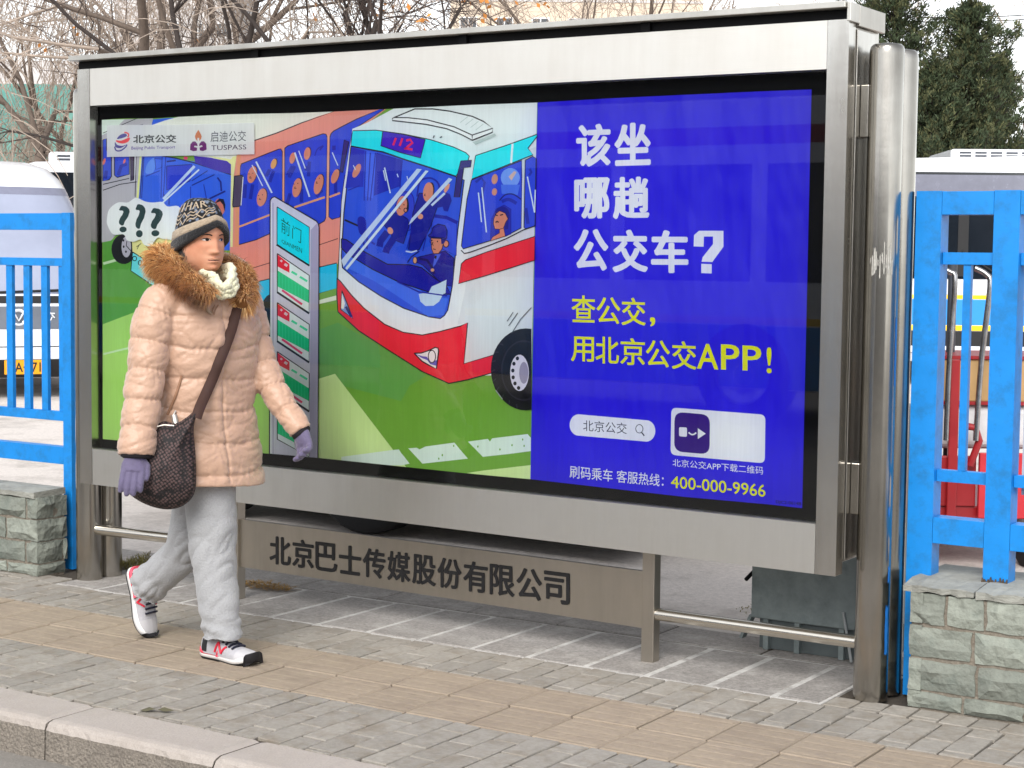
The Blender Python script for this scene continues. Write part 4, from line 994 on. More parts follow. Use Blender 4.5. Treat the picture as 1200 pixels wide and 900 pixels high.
MB().tube([(.55,-.02,1.26),(.1,-.03,1.55)], .012, 6).build('wiper', M_BLK, br); MB().tube([(-.5,-.02,1.26),(-.9,-.03,1.6)], .012, 6).build('wiper', M_BLK, br)
MB().box((.05,-.02,1.26),(.17,-.012,2.17)).build('screen_divider', M_BLK, br); MB().box((-1.0,-.020,2.17),(1.0,-.010,2.42)).build('screen_reflection_panel', mat('screen_reflection_grey', (112,114,128), .25, coat=.5), br)  # grey sheet colours in the reflection on the upper windscreen
g = at(1190, 300, 30.0); bus('parked_bus', 'bus with a white slotted roof unit seen above the other bus at right', (g.x,g.y,0), YAW-.05, 2.5, 10, 3.2)
g = at(110, 290, 27.0); bus('parked_bus', 'bus with a grey roof box and dark rear window behind the white van', (g.x,g.y,0), YAW+.06, 2.5, 9, 2.80)
# van parked side-on behind the board: only its wheels and shadow show below
hb = thing('parked_minibus', 'dark minibus parked behind the board, its wheels showing under the frame', 'minibus', (0,0,0))
def hpart(nm, mb, m_): return mb.build(nm, m_, hb)
HY = 1.82
bev(hpart('body', MB().box((-1.45,HY,.24),(1.80,HY+1.7,1.95)), M_DGREY), .15, 4); hpart('underbody', MB().box((-1.4,HY+.03,.13),(1.7,HY+1.65,.239)), M_BLK)
for x in (-1.2,.35): hpart('side_window', MB().box((x,HY-.008,1.2),(x+1.3,HY+.02,1.75)), M_DWIN)
for x in (-.95,.12):
    for y in (HY+.12,HY+1.55): wheel(hb, (x,y,.34), .34, .22, 'Y')

# --- red cargo tricycle with handles, box and sack
tr = thing('cargo_tricycle', 'red steel cargo cart with chrome handles behind the right fence', 'cart', (0,0,0), YAW)
g = onZ(1135, 665); tr.location = (g.x, g.y, -.006)
M_CHR = mat('chrome_tube', (176,176,178), .22, metal=1.0, var=.2, scale=14, dirt=(110,90,74), dscale=9, damt=.6)
def tp(nm, mb, m_): return mb.build(nm, m_, tr)
bev(tp('bed', MB().box((-.62,.0,.24),(.40,1.3,.30)), M_RED), .006); bev(tp('front_panel', MB().box((-.62,-.012,.3005),(.02,.02,.54)), M_RED), .006); bev(tp('front_panel', MB().box((.025,-.05,.25),(.40,-.02,.56)), mat('bright_red', (196,44,54), .5, var=.1)), .004)
for x in (-.60,-.10): bev(tp('upright', MB().box((x-.022,-.04,.20),(x+.022,-.013,1.0)), M_RED), .004)
tp('brace', MB().tube([(-.02,-.045,.50),(.02,-.05,.62),(.0,-.05,.68),(-.06,-.045,.69)], .018, 8), M_RED)
tp('handle', MB().tube(cr([(-.14,-.06,.62),(-.135,-.06,1.0),(-.12,-.06,1.36),(-.14,-.05,1.41),(-.20,-.03,1.43)],4), .013, 8), M_CHR)
tp('handle', MB().tube(cr([(.0,-.06,.62),(.015,-.06,1.0),(.045,-.06,1.34),(.03,-.05,1.40),(-.02,-.03,1.43)],4), .014, 8), M_CHR)
tp('dark_pole', MB().tube([(-.03,.35,.3),(-.03,.35,1.5)], .022, 8), M_DGREY)
wheel(tr, (.30,.1,.17), .17, .06); wheel(tr, (-.55,.1,.17), .17, .06); wheel(tr, (-.1,1.2,.17), .17, .06)
bx = thing('cardboard_box', 'brown cardboard box with a red rim on the red cart', 'box', (g.x,g.y,0), YAW)
bev(MB().box((-.16,.05,.79),(.40,.55,.99)).build('box_body', mat('cardboard', (176,142,96), .85, var=.14, scale=8), bx), .006)
for z in (.775,.992): MB().box((-.17,.04,z),(.41,.56,z+.016)).build('rim', M_RED, bx)
sk = MB().box((-.17,.06,.56),(.42,.6,.773)).build('white_sack', mat('white_sack', (206,206,206), .8, var=.12, scale=10, bump=.6, bscale=20), None, loc=(g.x,g.y,0), rot=(0,0,YAW)); bev(sk, .04, 4); tag(sk, 'white woven sack under the cardboard box on the red cart', 'sack')

# --- bus on the far lane behind the viewer, mirrored in the glass and steel
rb = thing('passing_bus', 'city bus on the opposite lane mirrored faintly in the glass', 'bus', (-5.0,-9.6,ROAD_Z), 0)
def rp(nm, a, b_, m_): return bev(MB().box(a, b_).build(nm, m_, rb), .02)
rp('body', (-5.5,-2.4,.35),(5.5,0,3.05), M_WHITE); rp('lower_belt', (-5.49,-2.0,.36),(5.49,.006,.95), M_BUSB); rp('yellow_belt', (-5.49,-2.0,.952),(5.49,.006,1.03), M_YEL)
for i in range(7): rp('side_window', (-5.2+i*1.5,-.1,1.35),(-3.85+i*1.5,.012,2.45), M_DWIN)
rp('red_belt', (-5.49,-2.0,2.62),(5.49,.006,2.80), M_RED)
for x in (-3.8,3.6): wheel(rb, (x,-.1,.48), .48, .28, 'Y')

# --- unseen building added across the road to darken reflections in steel and glass
ob = thing('unseen_dark_building', 'unseen grey building added across the road to darken reflections in steel and glass', 'building', (-2,-27,ROAD_Z), math.pi)
MB().box((-45,0,0),(45,10,5.2)).build('wall', mat('unseen_dark_wall', (56,53,50), .9, var=.2, scale=.4), ob)
for c in range(18):
    for f in range(1): MB().box((-43+c*4.9,-.05,1.2+f*3),(-40.4+c*4.9,-.002,3.0+f*3)).build('window', M_DWIN, ob)
# --- trees
M_BARK = mat('grey_bark', (108,95,85), .9, var=.3, scale=14, bump=.5, bscale=30, stretch=(1,1,.3)); M_BARKD = mat('dark_bark', (56,48,44), .9, var=.3, scale=14)
M_TWIG = mat('pale_twig', (172,156,142), .9, var=.25, scale=3); M_TWIGD = mat('dark_twig', (74,62,56), .9, var=.25, scale=3); M_TWIGO = mat('dry_orange_leaf', (196,128,58), .8, var=.3, scale=4)
def bare_tree(label, px, d, H, spread, seed, bark, twig, trunk_r=.16, fork=.35, lean=0.0, depth=6, droop=.12, leaves=None, nleaf=0, py=300, whip=2):
    r = random.Random(seed); g = at(px, py, d); T_ = thing('bare_tree', label, 'tree', (g.x,g.y,-.006), r.uniform(0,6)); 
    limbs = MB(); tw = MB(); lv = MB()
    def grow(p, dr, L_, rad, lev):
        n = 4 if lev < 3 else 3; pts = [p]; rr = [rad]; q_ = p.copy(); dd = dr.copy()
        for i in range(n):
            dd = (dd + Vector((r.uniform(-1,1),r.uniform(-1,1),r.uniform(-.7,.7)))*(.16+.04*lev) + Vector((0,0,-droop*(lev > 3) + .05*(lev < 3)))).normalized()
            q_ = q_+dd*(L_/n); pts.append(q_.copy()); rr.append(rad*(1-.38*(i+1)/n))
        (limbs if lev < 3 else tw).tube(pts, rr, 7 if lev < 2 else 4 if lev < 4 else 3, cap=False)
        if lev >= depth:
            if leaves is not None and r.random() < nleaf:
                for _ in range(2):
                    c_ = q_+Vector((r.uniform(-.1,.1),r.uniform(-.1,.1),r.uniform(-.1,.1))); a_ = Vector((r.uniform(-1,1),r.uniform(-1,1),r.uniform(-1,1))).normalized()*.05; b_ = a_.cross(Vector((r.uniform(-1,1),r.uniform(-1,1),r.uniform(-1,1)))).normalized()*.035
                    lv.add([c_-a_, c_+b_, c_+a_, c_-b_], [(0,1,2,3)])
            return
        if lev >= 2:              # long fine whips
            for _ in range(whip if lev < depth-1 else 1):
                k = r.randint(1, n); wd = (dd+Vector((r.uniform(-1,1),r.uniform(-1,1),r.uniform(-.5,1)))*.9).normalized(); q0 = pts[k]; wl = r.uniform(.5,1.3); wp_ = [q0]
                for j in range(3): wd = (wd+Vector((r.uniform(-.25,.25),r.uniform(-.25,.25),-droop*1.6+.05))).normalized(); q0 = q0+wd*(wl/3); wp_.append(q0)
                tw.tube(wp_, [.0085,.0075,.0065,.004], 3, cap=False)
        nb = 4 if lev == 0 else r.choice((2,3,3)) if lev < 3 else r.choice((2,3,3,4))
        for k in range(nb):
            i = n if k == 0 else r.randint(max(1,n-2), n); az = r.uniform(0,6.28); sp = r.uniform(.35,.85)*spread
            u_ = dd.orthogonal().normalized(); v_ = dd.cross(u_); nd = (dd*math.cos(sp)+(u_*math.cos(az)+v_*math.sin(az))*math.sin(sp)).normalized()
            grow(pts[i], nd, L_*r.uniform(.62,.84), rr[i]*r.uniform(.5,.72), lev+1)
    d0 = Vector((lean*math.cos(YAW), lean*math.sin(YAW), 1)).normalized()
    T_.rotation_euler.z = 0
    grow(Vector((0,0,0)), d0, H*fork, trunk_r, 0)
    limbs.build('trunk', bark, T_); tw.build('crown', twig, T_)
    if lv.v: lv.build('dead_leaves', leaves, T_)
    return T_
bare_tree('bare pale-twigged tree with low forking limbs above the board\'s left corner', 108, 30, 16, 1.25, 5, M_BARK, M_TWIG, .26, .27, 0, 7, .16)
bare_tree('bare tree with drooping pale twigs at the top left corner', 10, 32, 13, 1.2, 12, M_BARK, M_TWIG, .17, .25, .15, 7, .25)
bare_tree('bare tree with dense pale twigs above the left part of the board', 205, 33, 15, 1.1, 23, M_BARK, M_TWIG, .22, .27, -.05, 7, .22)
bare_tree('bare tree with a few orange leaves above the poster', 290, 27, 12, 1.1, 31, M_BARKD, M_TWIGD, .13, .3, 0, 6, .05, M_TWIGO, .10)
bare_tree('dark tree with clusters of orange leaves above the middle of the board', 402, 26, 12, 1.0, 44, M_BARKD, M_TWIGD, .14, .3, 0, 6, .0, M_TWIGO, .40)
bare_tree('dark bare tree with crooked branches above the middle of the board', 478, 28, 12, 1.15, 52, M_BARKD, M_TWIGD, .14, .3, 0, 6, .05)
bare_tree('thin pale-twigged tree between the two left-hand trees', 62, 38, 14, 1.15, 97, M_BARK, M_TWIG, .14, .27, 0, 7, .25)
bare_tree('bare tree with pinkish brown twigs in front of the beige block', 585, 44, 15, .9, 67, M_BARK, M_TWIG, .15, .3, 0, 7, .1)
bare_tree('slanting bare tree in front of the beige block at upper right', 728, 46, 15, .8, 71, M_BARK, M_TWIG, .2, .36, .12, 6, .0)
bare_tree('thin bare tree against the white sky at the right edge', 1192, 45, 11, .75, 83, M_BARK, M_TWIG, .10, .3, 0, 6, .0)

M_CON = mat('juniper_foliage', (58,70,45), .85, var=.45, scale=2.2, rvar=.05); M_CON2 = mat('juniper_foliage_warm', (84,86,54), .85, var=.4, scale=2.2)
def conifer(label, px, d, H, R0, seed, nb=170, k_=1.0):
    r = random.Random(seed); g = at(px, 300, d); T_ = thing('juniper_tree', label, 'tree', (g.x,g.y,-.006))
    MB().tube([(0,0,0),(.05,.02,H*.5),(0,0,H*.96)], [.16,.10,.015], 8).build('trunk', M_BARKD, T_)
    cr_ = MB(); br_ = MB()
    for i in range(nb):
        t = (i+r.random())/nb; z = H*(.05+.93*t); az = i*2.399+r.uniform(-.5,.5); Lb = R0*(1-t)**.75*r.uniform(.30,1.25)*(1+.75*noise.noise(Vector((math.cos(az)*1.5,math.sin(az)*1.5,z*.9+seed))))+.12
        up = r.uniform(.25,.85); dr = Vector((math.cos(az), math.sin(az), up)).normalized(); p = Vector((0,0,z)); e = p+dr*Lb
        br_.tube([p, p+dr*Lb*.6, e], [.02,.012,.004], 3, cap=False)
        ns = int(9+Lb/k_*26)
        for k in range(ns):
            s_ = r.random()**.6; c_ = p.lerp(e, s_)+Vector((r.gauss(0,.07),r.gauss(0,.07),r.gauss(0,.07)))*(.5+Lb*.5)
            tdir = (dr+Vector((r.uniform(-.8,.8),r.uniform(-.8,.8),r.uniform(0,1.1)))).normalized(); mi_ = 1 if r.random() < .35 else 0
            for j in range(9):       # a tuft of scale-leaved sprays
                dv = (tdir+Vector((r.uniform(-.6,.6),r.uniform(-.6,.6),r.uniform(-.4,.6)))).normalized()*r.uniform(.035,.085)*k_; q_ = dv.cross(Vector((r.uniform(-1,1),r.uniform(-1,1),r.uniform(-1,1)))).normalized()*.010*k_
                b0 = c_+Vector((r.uniform(-.05,.05),r.uniform(-.05,.05),r.uniform(-.05,.05))); cr_.add([b0, b0+dv*.5+q_, b0+dv, b0+dv*.5-q_], [(0,1,2,3)], mi_)
    br_.build('branches', M_BARKD, T_); cr_.build('crown', [M_CON, M_CON2], T_); return T_
conifer('tall dark juniper rising behind the twin steel posts', 1042, 36, 9.1, 2.3, 3, 360, 1.4)
conifer('dark pointed juniper above the white bus roof at right', 1130, 35.5, 6.6, 2.3, 4, 330, 1.4)
conifer('small pointed juniper right of the larger junipers', 1166, 37, 5.7, 1.3, 9, 230, 1.4)
conifer('rounded dark juniper low between the taller junipers', 1088, 35, 5.3, 2.1, 14, 300, 1.4)

# --- buildings beyond
M_CONC = mat('pale_panel_wall', (196,192,190), .9, var=.08, scale=.6, dirt=(176,170,166), dscale=.4, damt=.5); M_BEIGE = mat('beige_wall', (206,190,170), .9, var=.07, scale=.5, dirt=(186,170,150), dscale=.5, damt=.5)
M_NET = mat('green_net', (88,140,132), .9, var=.25, scale=1.6, bump=.6, bscale=2.2, dirt=(120,150,136), dscale=.8, damt=.6, stretch=(1,1,.35)); M_FRAMEW = mat('white_window_frame', (222,222,222), .5, var=.04); M_SCAF = mat('scaffold_tube', (120,112,96), .6, var=.2)
def block(name, label, px, d, W, H, D, wall, cols, floors, z0=2.0, fh=2.9, ww=1.5, wh_=1.5, rz=YAW):
    g = at(px, 300, d); T_ = thing(name, label, 'building', (g.x,g.y,ROAD_Z), rz)
    MB().box((-W/2,0,0),(W/2,D,H)).build('wall', wall, T_)
    for f in range(floors): MB().box((-W/2-.02,-.06,z0+f*fh-.55),(W/2+.02,-.001,z0+f*fh-.40)).build('floor_band', M_CONC, T_)
    for c in range(cols):
        for f in range(floors):
            x = -W/2+W*(c+.5)/cols; z = z0+f*fh
            wd = MB().box((x-ww/2,-.05,z),(x+ww/2,-.002,z+wh_)).build('window', M_FRAMEW, T_)
            for k in (0,1): MB().box((x-ww/2+.08+k*(ww/2-.04),-.062,z+.08),(x-.04+k*(ww/2-.04),-.051,z+wh_-.08)).build('pane', M_DWIN, wd)
    return T_
block('apartment_block', 'pale grey apartment block behind the bare trees at upper left', 205, 150, 10, 45, 12, M_CONC, 5, 11, ww=1.1, wh_=1.2)
block('apartment_block', 'beige apartment block with white windows above the right half of the board', 672, 120, 17, 42, 12, M_BEIGE, 7, 11, z0=1.6, ww=1.2, wh_=1.3)
block('apartment_block', 'low grey block with small windows far behind the green netting', 40, 130, 8, 15.2, 10, M_CONC, 5, 4, z0=2.9, ww=1.0, wh_=1.1)
g = at(14, 300, 60); nb_ = thing('netted_building', 'building wrapped in green construction netting at the left edge', 'building', (g.x,g.y,ROAD_Z), YAW)
MB().box((-4.2,.3,0),(2.2,8,6.9)).build('wall', M_CONC, nb_)
for i in range(4):
    for j in range(3):
        x0 = -4.3+i*1.66; z0 = .1+j*2.35; mb = MB(); n = 8; r = random.Random(i*7+j)
        gph = [[(x0+1.64*a_/n, .05*math.sin(a_*1.7+j)+r.uniform(-.05,.05), z0+2.3*b_/n) for a_ in range(n+1)] for b_ in range(n+1)]
        mb.add([p for q_ in gph for p in q_], [(b_*(n+1)+a_, b_*(n+1)+a_+1, (b_+1)*(n+1)+a_+1, (b_+1)*(n+1)+a_) for b_ in range(n) for a_ in range(n)], 0, True); mb.build('net_panel', M_NET, nb_)
for i in range(5): MB().tube([(-4.3+i*1.66,-.08,0),(-4.3+i*1.66,-.08,7.4)], .03, 6).build('scaffold_pole', M_SCAF, nb_)
# overhead wires
for k, (ya, yb) in enumerate(((14,4),(19,9))):
    a_ = at(980, ya, 60); b_ = at(1400, yb-16, 60); pts = [a_.lerp(b_, t/8)+Vector((0,0,-.5*(1-(t/4-1)**2))) for t in range(9)]
    tag(MB().tube(pts, .02, 5).build('overhead_wire', M_BLK), ('upper' if k == 0 else 'lower')+' of the two thin overhead wires against the sky at upper right', 'wire', 'overhead wires')
# ------------------------------------------------------------------ the walking person
from mathutils.bvhtree import BVHTree
C0 = Vector((1.35,-.63,0)); NH = Vector((-math.sin(YAW), math.cos(YAW), 0)); XH = Vector((math.cos(YAW), math.sin(YAW), 0))
def LP(px, py, dy=0.0):
    """photo point at the person's depth (+dy further away), in the person's own frame: x right, y away, z up"""
    d = ray(px, py); t = ((C0+NH*dy-CAM).dot(NH))/d.dot(NH); w_ = CAM+d*t; return Vector(((w_-C0).dot(XH), dy, w_.z))
person = thing('person', 'person in beige quilted coat, knitted hat and grey trousers walking past the poster', 'person', C0, YAW)
HEAD_A = math.radians(48); BODY_A = math.radians(38)
def remesh(mb, name, voxel, smooth=2):
    o = mb.build(name, None); recalc(o)
    m_ = o.modifiers.new('r', 'REMESH'); m_.mode = 'VOXEL'; m_.voxel_size = voxel; m_.use_smooth_shade = True
    if smooth: s_ = o.modifiers.new('s', 'SMOOTH'); s_.iterations = smooth; s_.factor = .5
    dg = bpy.context.evaluated_depsgraph_get(); dg.update(); me = bpy.data.meshes.new_from_object(o.evaluated_get(dg))
    old = o.data; bpy.data.objects.remove(o); bpy.data.meshes.remove(old); me.materials.clear(); return me
def closed_tube(mb, pts, rad, n=20):
    """tube with rounded ends"""
    P_ = [Vector(p) for p in pts]; R_ = list(rad)
    mb.tube(P_, R_, n); return mb
def coords(me): a_ = np.empty(len(me.vertices)*3, np.float32); me.vertices.foreach_get('co', a_); return a_.reshape(-1,3).astype(float)
def normals(me): a_ = np.empty(len(me.vertices)*3, np.float32); me.vertices.foreach_get('normal', a_); return a_.reshape(-1,3).astype(float)
def setco(me, c): me.vertices.foreach_set('co', c.astype(np.float32).ravel()); me.update()
def nz(P, s): return np.array([noise.noise(Vector(p)*s) for p in P])

# ---- body: one surface from the crown down into the coat
M_SKIN, t_, b_ = nmat('skin'); N = t_.nodes.new; L = t_.links.new
tc = N('ShaderNodeTexCoord'); n1 = N('ShaderNodeTexNoise'); n1.inputs['Scale'].default_value = 14; n1.inputs['Detail'].default_value = 4; L(tc.outputs['Object'], n1.inputs[0])
r_ = N('ShaderNodeValToRGB'); r_.color_ramp.elements[0].position = .3; r_.color_ramp.elements[1].position = .75; r_.color_ramp.elements[0].color = (*lin((190,128,98)),1); r_.color_ramp.elements[1].color = (*lin((220,166,136)),1)
L(n1.outputs[0], r_.inputs[0]); L(r_.outputs[0], b_.inputs['Base Color'])
n2 = N('ShaderNodeTexNoise'); n2.inputs['Scale'].default_value = 260; n2.inputs['Detail'].default_value = 3; L(tc.outputs['Object'], n2.inputs[0]); bq = N('ShaderNodeBump'); bq.inputs['Strength'].default_value = .25; bq.inputs['Distance'].default_value = .002; L(n2.outputs[0], bq.inputs['Height']); L(bq.outputs[0], b_.inputs['Normal'])
b_.inputs['Roughness'].default_value = .58; b_.inputs['Specular IOR Level'].default_value = .3; b_.inputs['Subsurface Weight'].default_value = .08; b_.inputs['Subsurface Radius'].default_value = (.01,.004,.002)
HC = LP(236.5, 281, -.02)          # eye level, centre of the head
hf = Vector((math.cos(HEAD_A), -math.sin(HEAD_A), 0)); hr = Vector((-math.sin(HEAD_A), -math.cos(HEAD_A), 0)); hu = Vector((0,0,1))
hu = (hu + hf*.02).normalized()
HR = [(.108,.012,.012,.020),(.104,.030,.036,.050),(.094,.046,.056,.070),(.076,.060,.074,.085),(.05,.070,.089,.096),(.03,.0725,.0935,.098),(.0,.072,.090,.096),(-.02,.0745,.089,.092),(-.035,.0745,.0875,.085),(-.05,.0745,.0865,.076),(-.065,.0715,.0865,.066),(-.08,.066,.085,.058),(-.095,.057,.082,.052),(-.107,.046,.076,.048),(-.115,.036,.064,.047),(-.120,.038,.050,.050),(-.13,.044,.044,.054),(-.16,.050,.044,.060),(-.19,.056,.050,.066),(-.22,.10,.06,.08),(-.27,.15,.09,.10),(-.40,.16,.11,.10),(-.60,.15,.11,.10),(-.62,.02,.02,.02)]
rows = cr(HR, 4); NA = 72; hv = []
def g2(x, y, sx, sy): return math.exp(-(x/sx)**2-(y/sy)**2)
def face(r, u, f):
    """forward relief of the face"""
    d = 0.0; t = min(1, max(0, (-u+.008)/.050))
    if u > -.062: d += (.003+.0155*t)*math.exp(-(r/(.0105+.0055*t))**2)*(1 if u < .012 else math.exp(-((u-.012)/.012)**2))*(1 if u > -.046 else math.exp(-((u+.046)/.006)**2))
    for s_ in (-1,1):
        d += -.0085*g2(r-s_*.031, u-.001, .017, .012) + .0035*g2(r-s_*.031, u-.020, .02, .007) + .0045*g2(r-s_*.044, u+.030, .018, .018) + .0065*g2(r-s_*.014, u+.044, .007, .006) + .003*g2(r-s_*.031, u-.001, .011, .006)
    d += .0055*g2(r, u+.0665, .019, .0055)+.006*g2(r, u+.0775, .017, .0055)-.004*g2(r, u+.072, .022, .0022)-.003*g2(r, u+.087, .018, .005)+.006*g2(r, u+.102, .016, .010)
    return d
for (u, w_, f, b) in rows:
    for k in range(NA):
        t = 2*math.pi*k/NA; x = w_*math.sin(t); y = (f if math.cos(t) > 0 else b)*math.cos(t)
        if math.cos(t) > 0: y += face(x, u, y)*max(0, math.cos(t))**.5
        hv.append(HC+hr*x+hf*y+hu*u)
nR = len(rows); mb = MB(); mb.add(hv, [(i*NA+k, (i+1)*NA+k, (i+1)*NA+(k+1)%NA, i*NA+(k+1)%NA) for i in range(nR-1) for k in range(NA)], 0, True)
mb.add(hv[:NA], [tuple(range(NA))[::-1]]); mb.add(hv[-NA:], [tuple(range(NA))]); body = recalc(mb.build('body', M_SKIN, person))
def fp(r, u, off=0.0):
    for (a,b,c,d),(e,g_,h_,i_) in zip(HR, HR[1:]):
        if u >= e: q_ = (a-u)/(a-e); w_ = b+(g_-b)*q_; f = c+(h_-c)*q_; break
    s_ = max(-1, min(1, r/w_)); y = f*math.sqrt(1-s_*s_); y += face(r, u, y)*math.sqrt(max(0,math.sqrt(1-s_*s_))); return HC+hr*r+hf*(y+off)+hu*u
M_EYE = mat('eye_white', (206,196,188), .25, var=.05); M_IRIS = mat('dark_iris', (28,20,18), .1, var=.2); M_LIP = mat('lips', (160,76,70), .45, var=.12, scale=40); M_BROW = mat('dark_hair', (30,24,22), .7, var=.3, scale=60); M_LINE = mat('mouth_shadow', (58,24,22), .7)
for s_ in (-1,1):
    def strip(pts_t, pts_b, m_, nm, off): 
        n = len(pts_t); v = [fp(r*s_, u, off) for r,u in pts_t]+[fp(r*s_, u, off) for r,u in pts_b]; mb = MB().add(v, [(i, i+1, n+i+1, n+i) for i in range(n-1)], 0, True); return recalc(mb.build(nm, m_, body))
    strip([(.018,.0005),(.024,.0035),(.031,.0045),(.039,.003),(.044,.000)], [(.018,-.001),(.024,-.0035),(.031,-.004),(.039,-.003),(.044,-.001)], M_EYE, 'eye', .0012)
    e = [(.031-s_*.003+.0060*math.cos(k*math.pi/6), .0004+.0048*math.sin(k*math.pi/6)) for k in range(12)]; MB().add([fp(r*s_, u, .0022) for r,u in e], [tuple(range(12))]).build('iris', M_IRIS, body)
    strip([(.017,.0015),(.024,.0055),(.031,.0065),(.040,.0045),(.047,.0)], [(.017,-.0005),(.024,.0028),(.031,.0038),(.040,.0022),(.0475,-.0015)], M_BROW, 'eyelash', .0020)
    strip([(.014,.0165),(.024,.0205),(.036,.0205),(.048,.0155)], [(.014,.0125),(.024,.0160),(.036,.0170),(.049,.0140)], M_BROW, 'eyebrow', .0012)
for nm, a_, b_, m_, off in (('upper_lip',[(-.024,-.0705),(-.012,-.0645),(-.004,-.0625),(0,-.0635),(.004,-.0625),(.012,-.0645),(.024,-.0705)],[(-.024,-.0715),(-.012,-.0715),(-.004,-.0708),(0,-.0712),(.004,-.0708),(.012,-.0715),(.024,-.0715)],M_LIP,.0006),
                      ('lower_lip',[(-.023,-.0722),(-.012,-.0735),(0,-.0740),(.012,-.0735),(.023,-.0722)],[(-.023,-.0728),(-.012,-.0805),(0,-.0830),(.012,-.0805),(.023,-.0728)],M_LIP,.0006),
                      ('mouth_line',[(-.025,-.0708),(-.012,-.0710),(0,-.0706),(.012,-.0710),(.025,-.0708)],[(-.025,-.0722),(-.012,-.0740),(0,-.0745),(.012,-.0740),(.025,-.0722)],M_LINE,.0009)):
    n = len(a_); v = [fp(r,u,off) for r,u in a_]+[fp(r,u,off) for r,u in b_]; n2 = len(b_)
    recalc(MB().add(v, [(i,i+1,n+i+1,n+i) for i in range(n-1)], 0, True).build(nm, m_, body))
# ---- hair: a little shows under the hat at the ear
hm = MB(); r = random.Random(2)
for i in range(160):
    t = r.uniform(1.25,2.2); p = HC+hr*(.074*math.sin(t))+hf*(.078*math.cos(t)-.01)+hu*r.uniform(-.045,-.02); q_ = p+Vector((r.uniform(-.006,.006),r.uniform(-.006,.002),-r.uniform(.02,.05))); w_ = Vector((.0009,0,0)); hm.add([p-w_,p+w_,q_], [(0,1,2)])
hm.build('hair', mat('black_hair', (26,22,20), .6, var=.2), person)['kind'] = 'stuff'
# ---- hat
M_KNIT, t_, b_ = nmat('patterned_knit'); N = t_.nodes.new; L = t_.links.new
tc = N('ShaderNodeTexCoord'); vo = N('ShaderNodeTexVoronoi'); vo.inputs['Scale'].default_value = 62; L(tc.outputs['Object'], vo.inputs['Vector'])
rk = N('ShaderNodeValToRGB'); rk.color_ramp.interpolation = 'EASE'; rk.color_ramp.elements[0].position = .28; rk.color_ramp.elements[0].color = (*lin((104,114,130)),1); rk.color_ramp.elements[1].position = .50; rk.color_ramp.elements[1].color = (*lin((16,16,20)),1)
L(vo.outputs['Distance'], rk.inputs[0]); L(rk.outputs[0], b_.inputs['Base Color']); b_.inputs['Roughness'].default_value = .95; bp = N('ShaderNodeBump'); bp.inputs['Strength'].default_value = .9; bp.inputs['Distance'].default_value = .004; bp.invert = True; L(vo.outputs['Distance'], bp.inputs['Height']); L(bp.outputs[0], b_.inputs['Normal'])
def knit(nm, rgb, sc=180): return mat(nm, rgb, .95, var=.25, scale=60, bump=.8, bscale=sc, sheen=.2)
M_KBLK = knit('black_knit', (18,17,20)); M_KBEI = knit('beige_knit', (166,148,126))
def hat_pt(t, v, off=0.0):
    ub = .046-.114*((1-math.cos(t))/2)**.55; top = .150; a_ = v*math.pi/2
    u = ub+(top-ub)*math.sin(a_)**1.08; k = math.cos(a_)**.62 if v < 1 else 0.0
    w_ = (.086+off)*k; f = (.103+off)*k; b = (.120+off)*k; bl = 1+.03*math.sin(min(v*3,1)*math.pi)
    return HC + hr*(w_*bl*math.sin(t)) + hf*((f if math.cos(t) > 0 else b)*math.cos(t)*bl - .004 - .018*v) + hu*(u+off*math.sin(a_))
def hat_band(nm, v0, v1, m_, off, n=64, nv=6, parent=None, lip=True):
    mb = MB(); g = [[hat_pt(2*math.pi*k/n, v0+(v1-v0)*j/nv, off*(1 if 0 < j < nv else .35)) for k in range(n)] for j in range(nv+1)]
    if lip: g = [[hat_pt(2*math.pi*k/n, v0+.01, -.012) for k in range(n)]]+g
    R_ = len(g); mb.add([p for q_ in g for p in q_], [(j*n+k, j*n+(k+1)%n, (j+1)*n+(k+1)%n, (j+1)*n+k) for j in range(R_-1) for k in range(n)], 0, True)
    return mb.build(nm, m_, parent)
hat = hat_band('knitted_hat', .26, .999, M_KNIT, .0, nv=20, parent=person, lip=False)
hat_band('black_band', .0, .165, M_KBLK, .009, parent=hat); hat_band('beige_band', .150, .285, M_KBEI, .007, parent=hat)
def on_hat(t0, t1, v0, v1, shapes, nm, m_):
    """flat shapes (x,y in 0..1) knitted into the hat"""
    mb = MB()
    for vs, fs in shapes: mb.add([hat_pt(t0+(t1-t0)*x, v0+(v1-v0)*y, .0025) for x,y in vs], fs)
    return recalc(mb.build(nm, m_, hat))
tA, tB = 2.30, .25        # from behind the right ear round to the brow
for i, ch_ in enumerate('AIHAR'):
    vs, fs = text_mesh(ch_, .0); x0, x1 = min(v.x for v in vs), max(v.x for v in vs); y0, y1 = min(v.y for v in vs), max(v.y for v in vs)
    wd = .78 if ch_ != 'I' else .30; S_ = [((v.x-x0)/(x1-x0), (v.y-y0)/(y1-y0)) for v in vs]; ta = tA+(tB-tA)*(i+.5-wd/2)/5; tb_ = tA+(tB-tA)*(i+.5+wd/2)/5
    for j,(ox,oy) in enumerate(((0,0),(.06,.0))):
        on_hat(ta, tb_, .52, .70, [([(x+ox,y+oy) for x,y in S_], fs)], 'knitted_letter', M_KBEI)
def dia(cx, cy, a_, b, th):
    o = [(cx-a_,cy),(cx,cy-b),(cx+a_,cy),(cx,cy+b)]; i_ = [(cx-a_*(1-th),cy),(cx,cy-b*(1-th)),(cx+a_*(1-th),cy),(cx,cy+b*(1-th))]
    return o+i_, [(k,(k+1)%4,4+(k+1)%4,4+k) for k in range(4)]
for cx in (.1,.44,.78):
    on_hat(2.6, 0.0, .30, .50, [dia(cx,.5,.10,.5,.25)], 'knitted_diamond', M_KBEI)
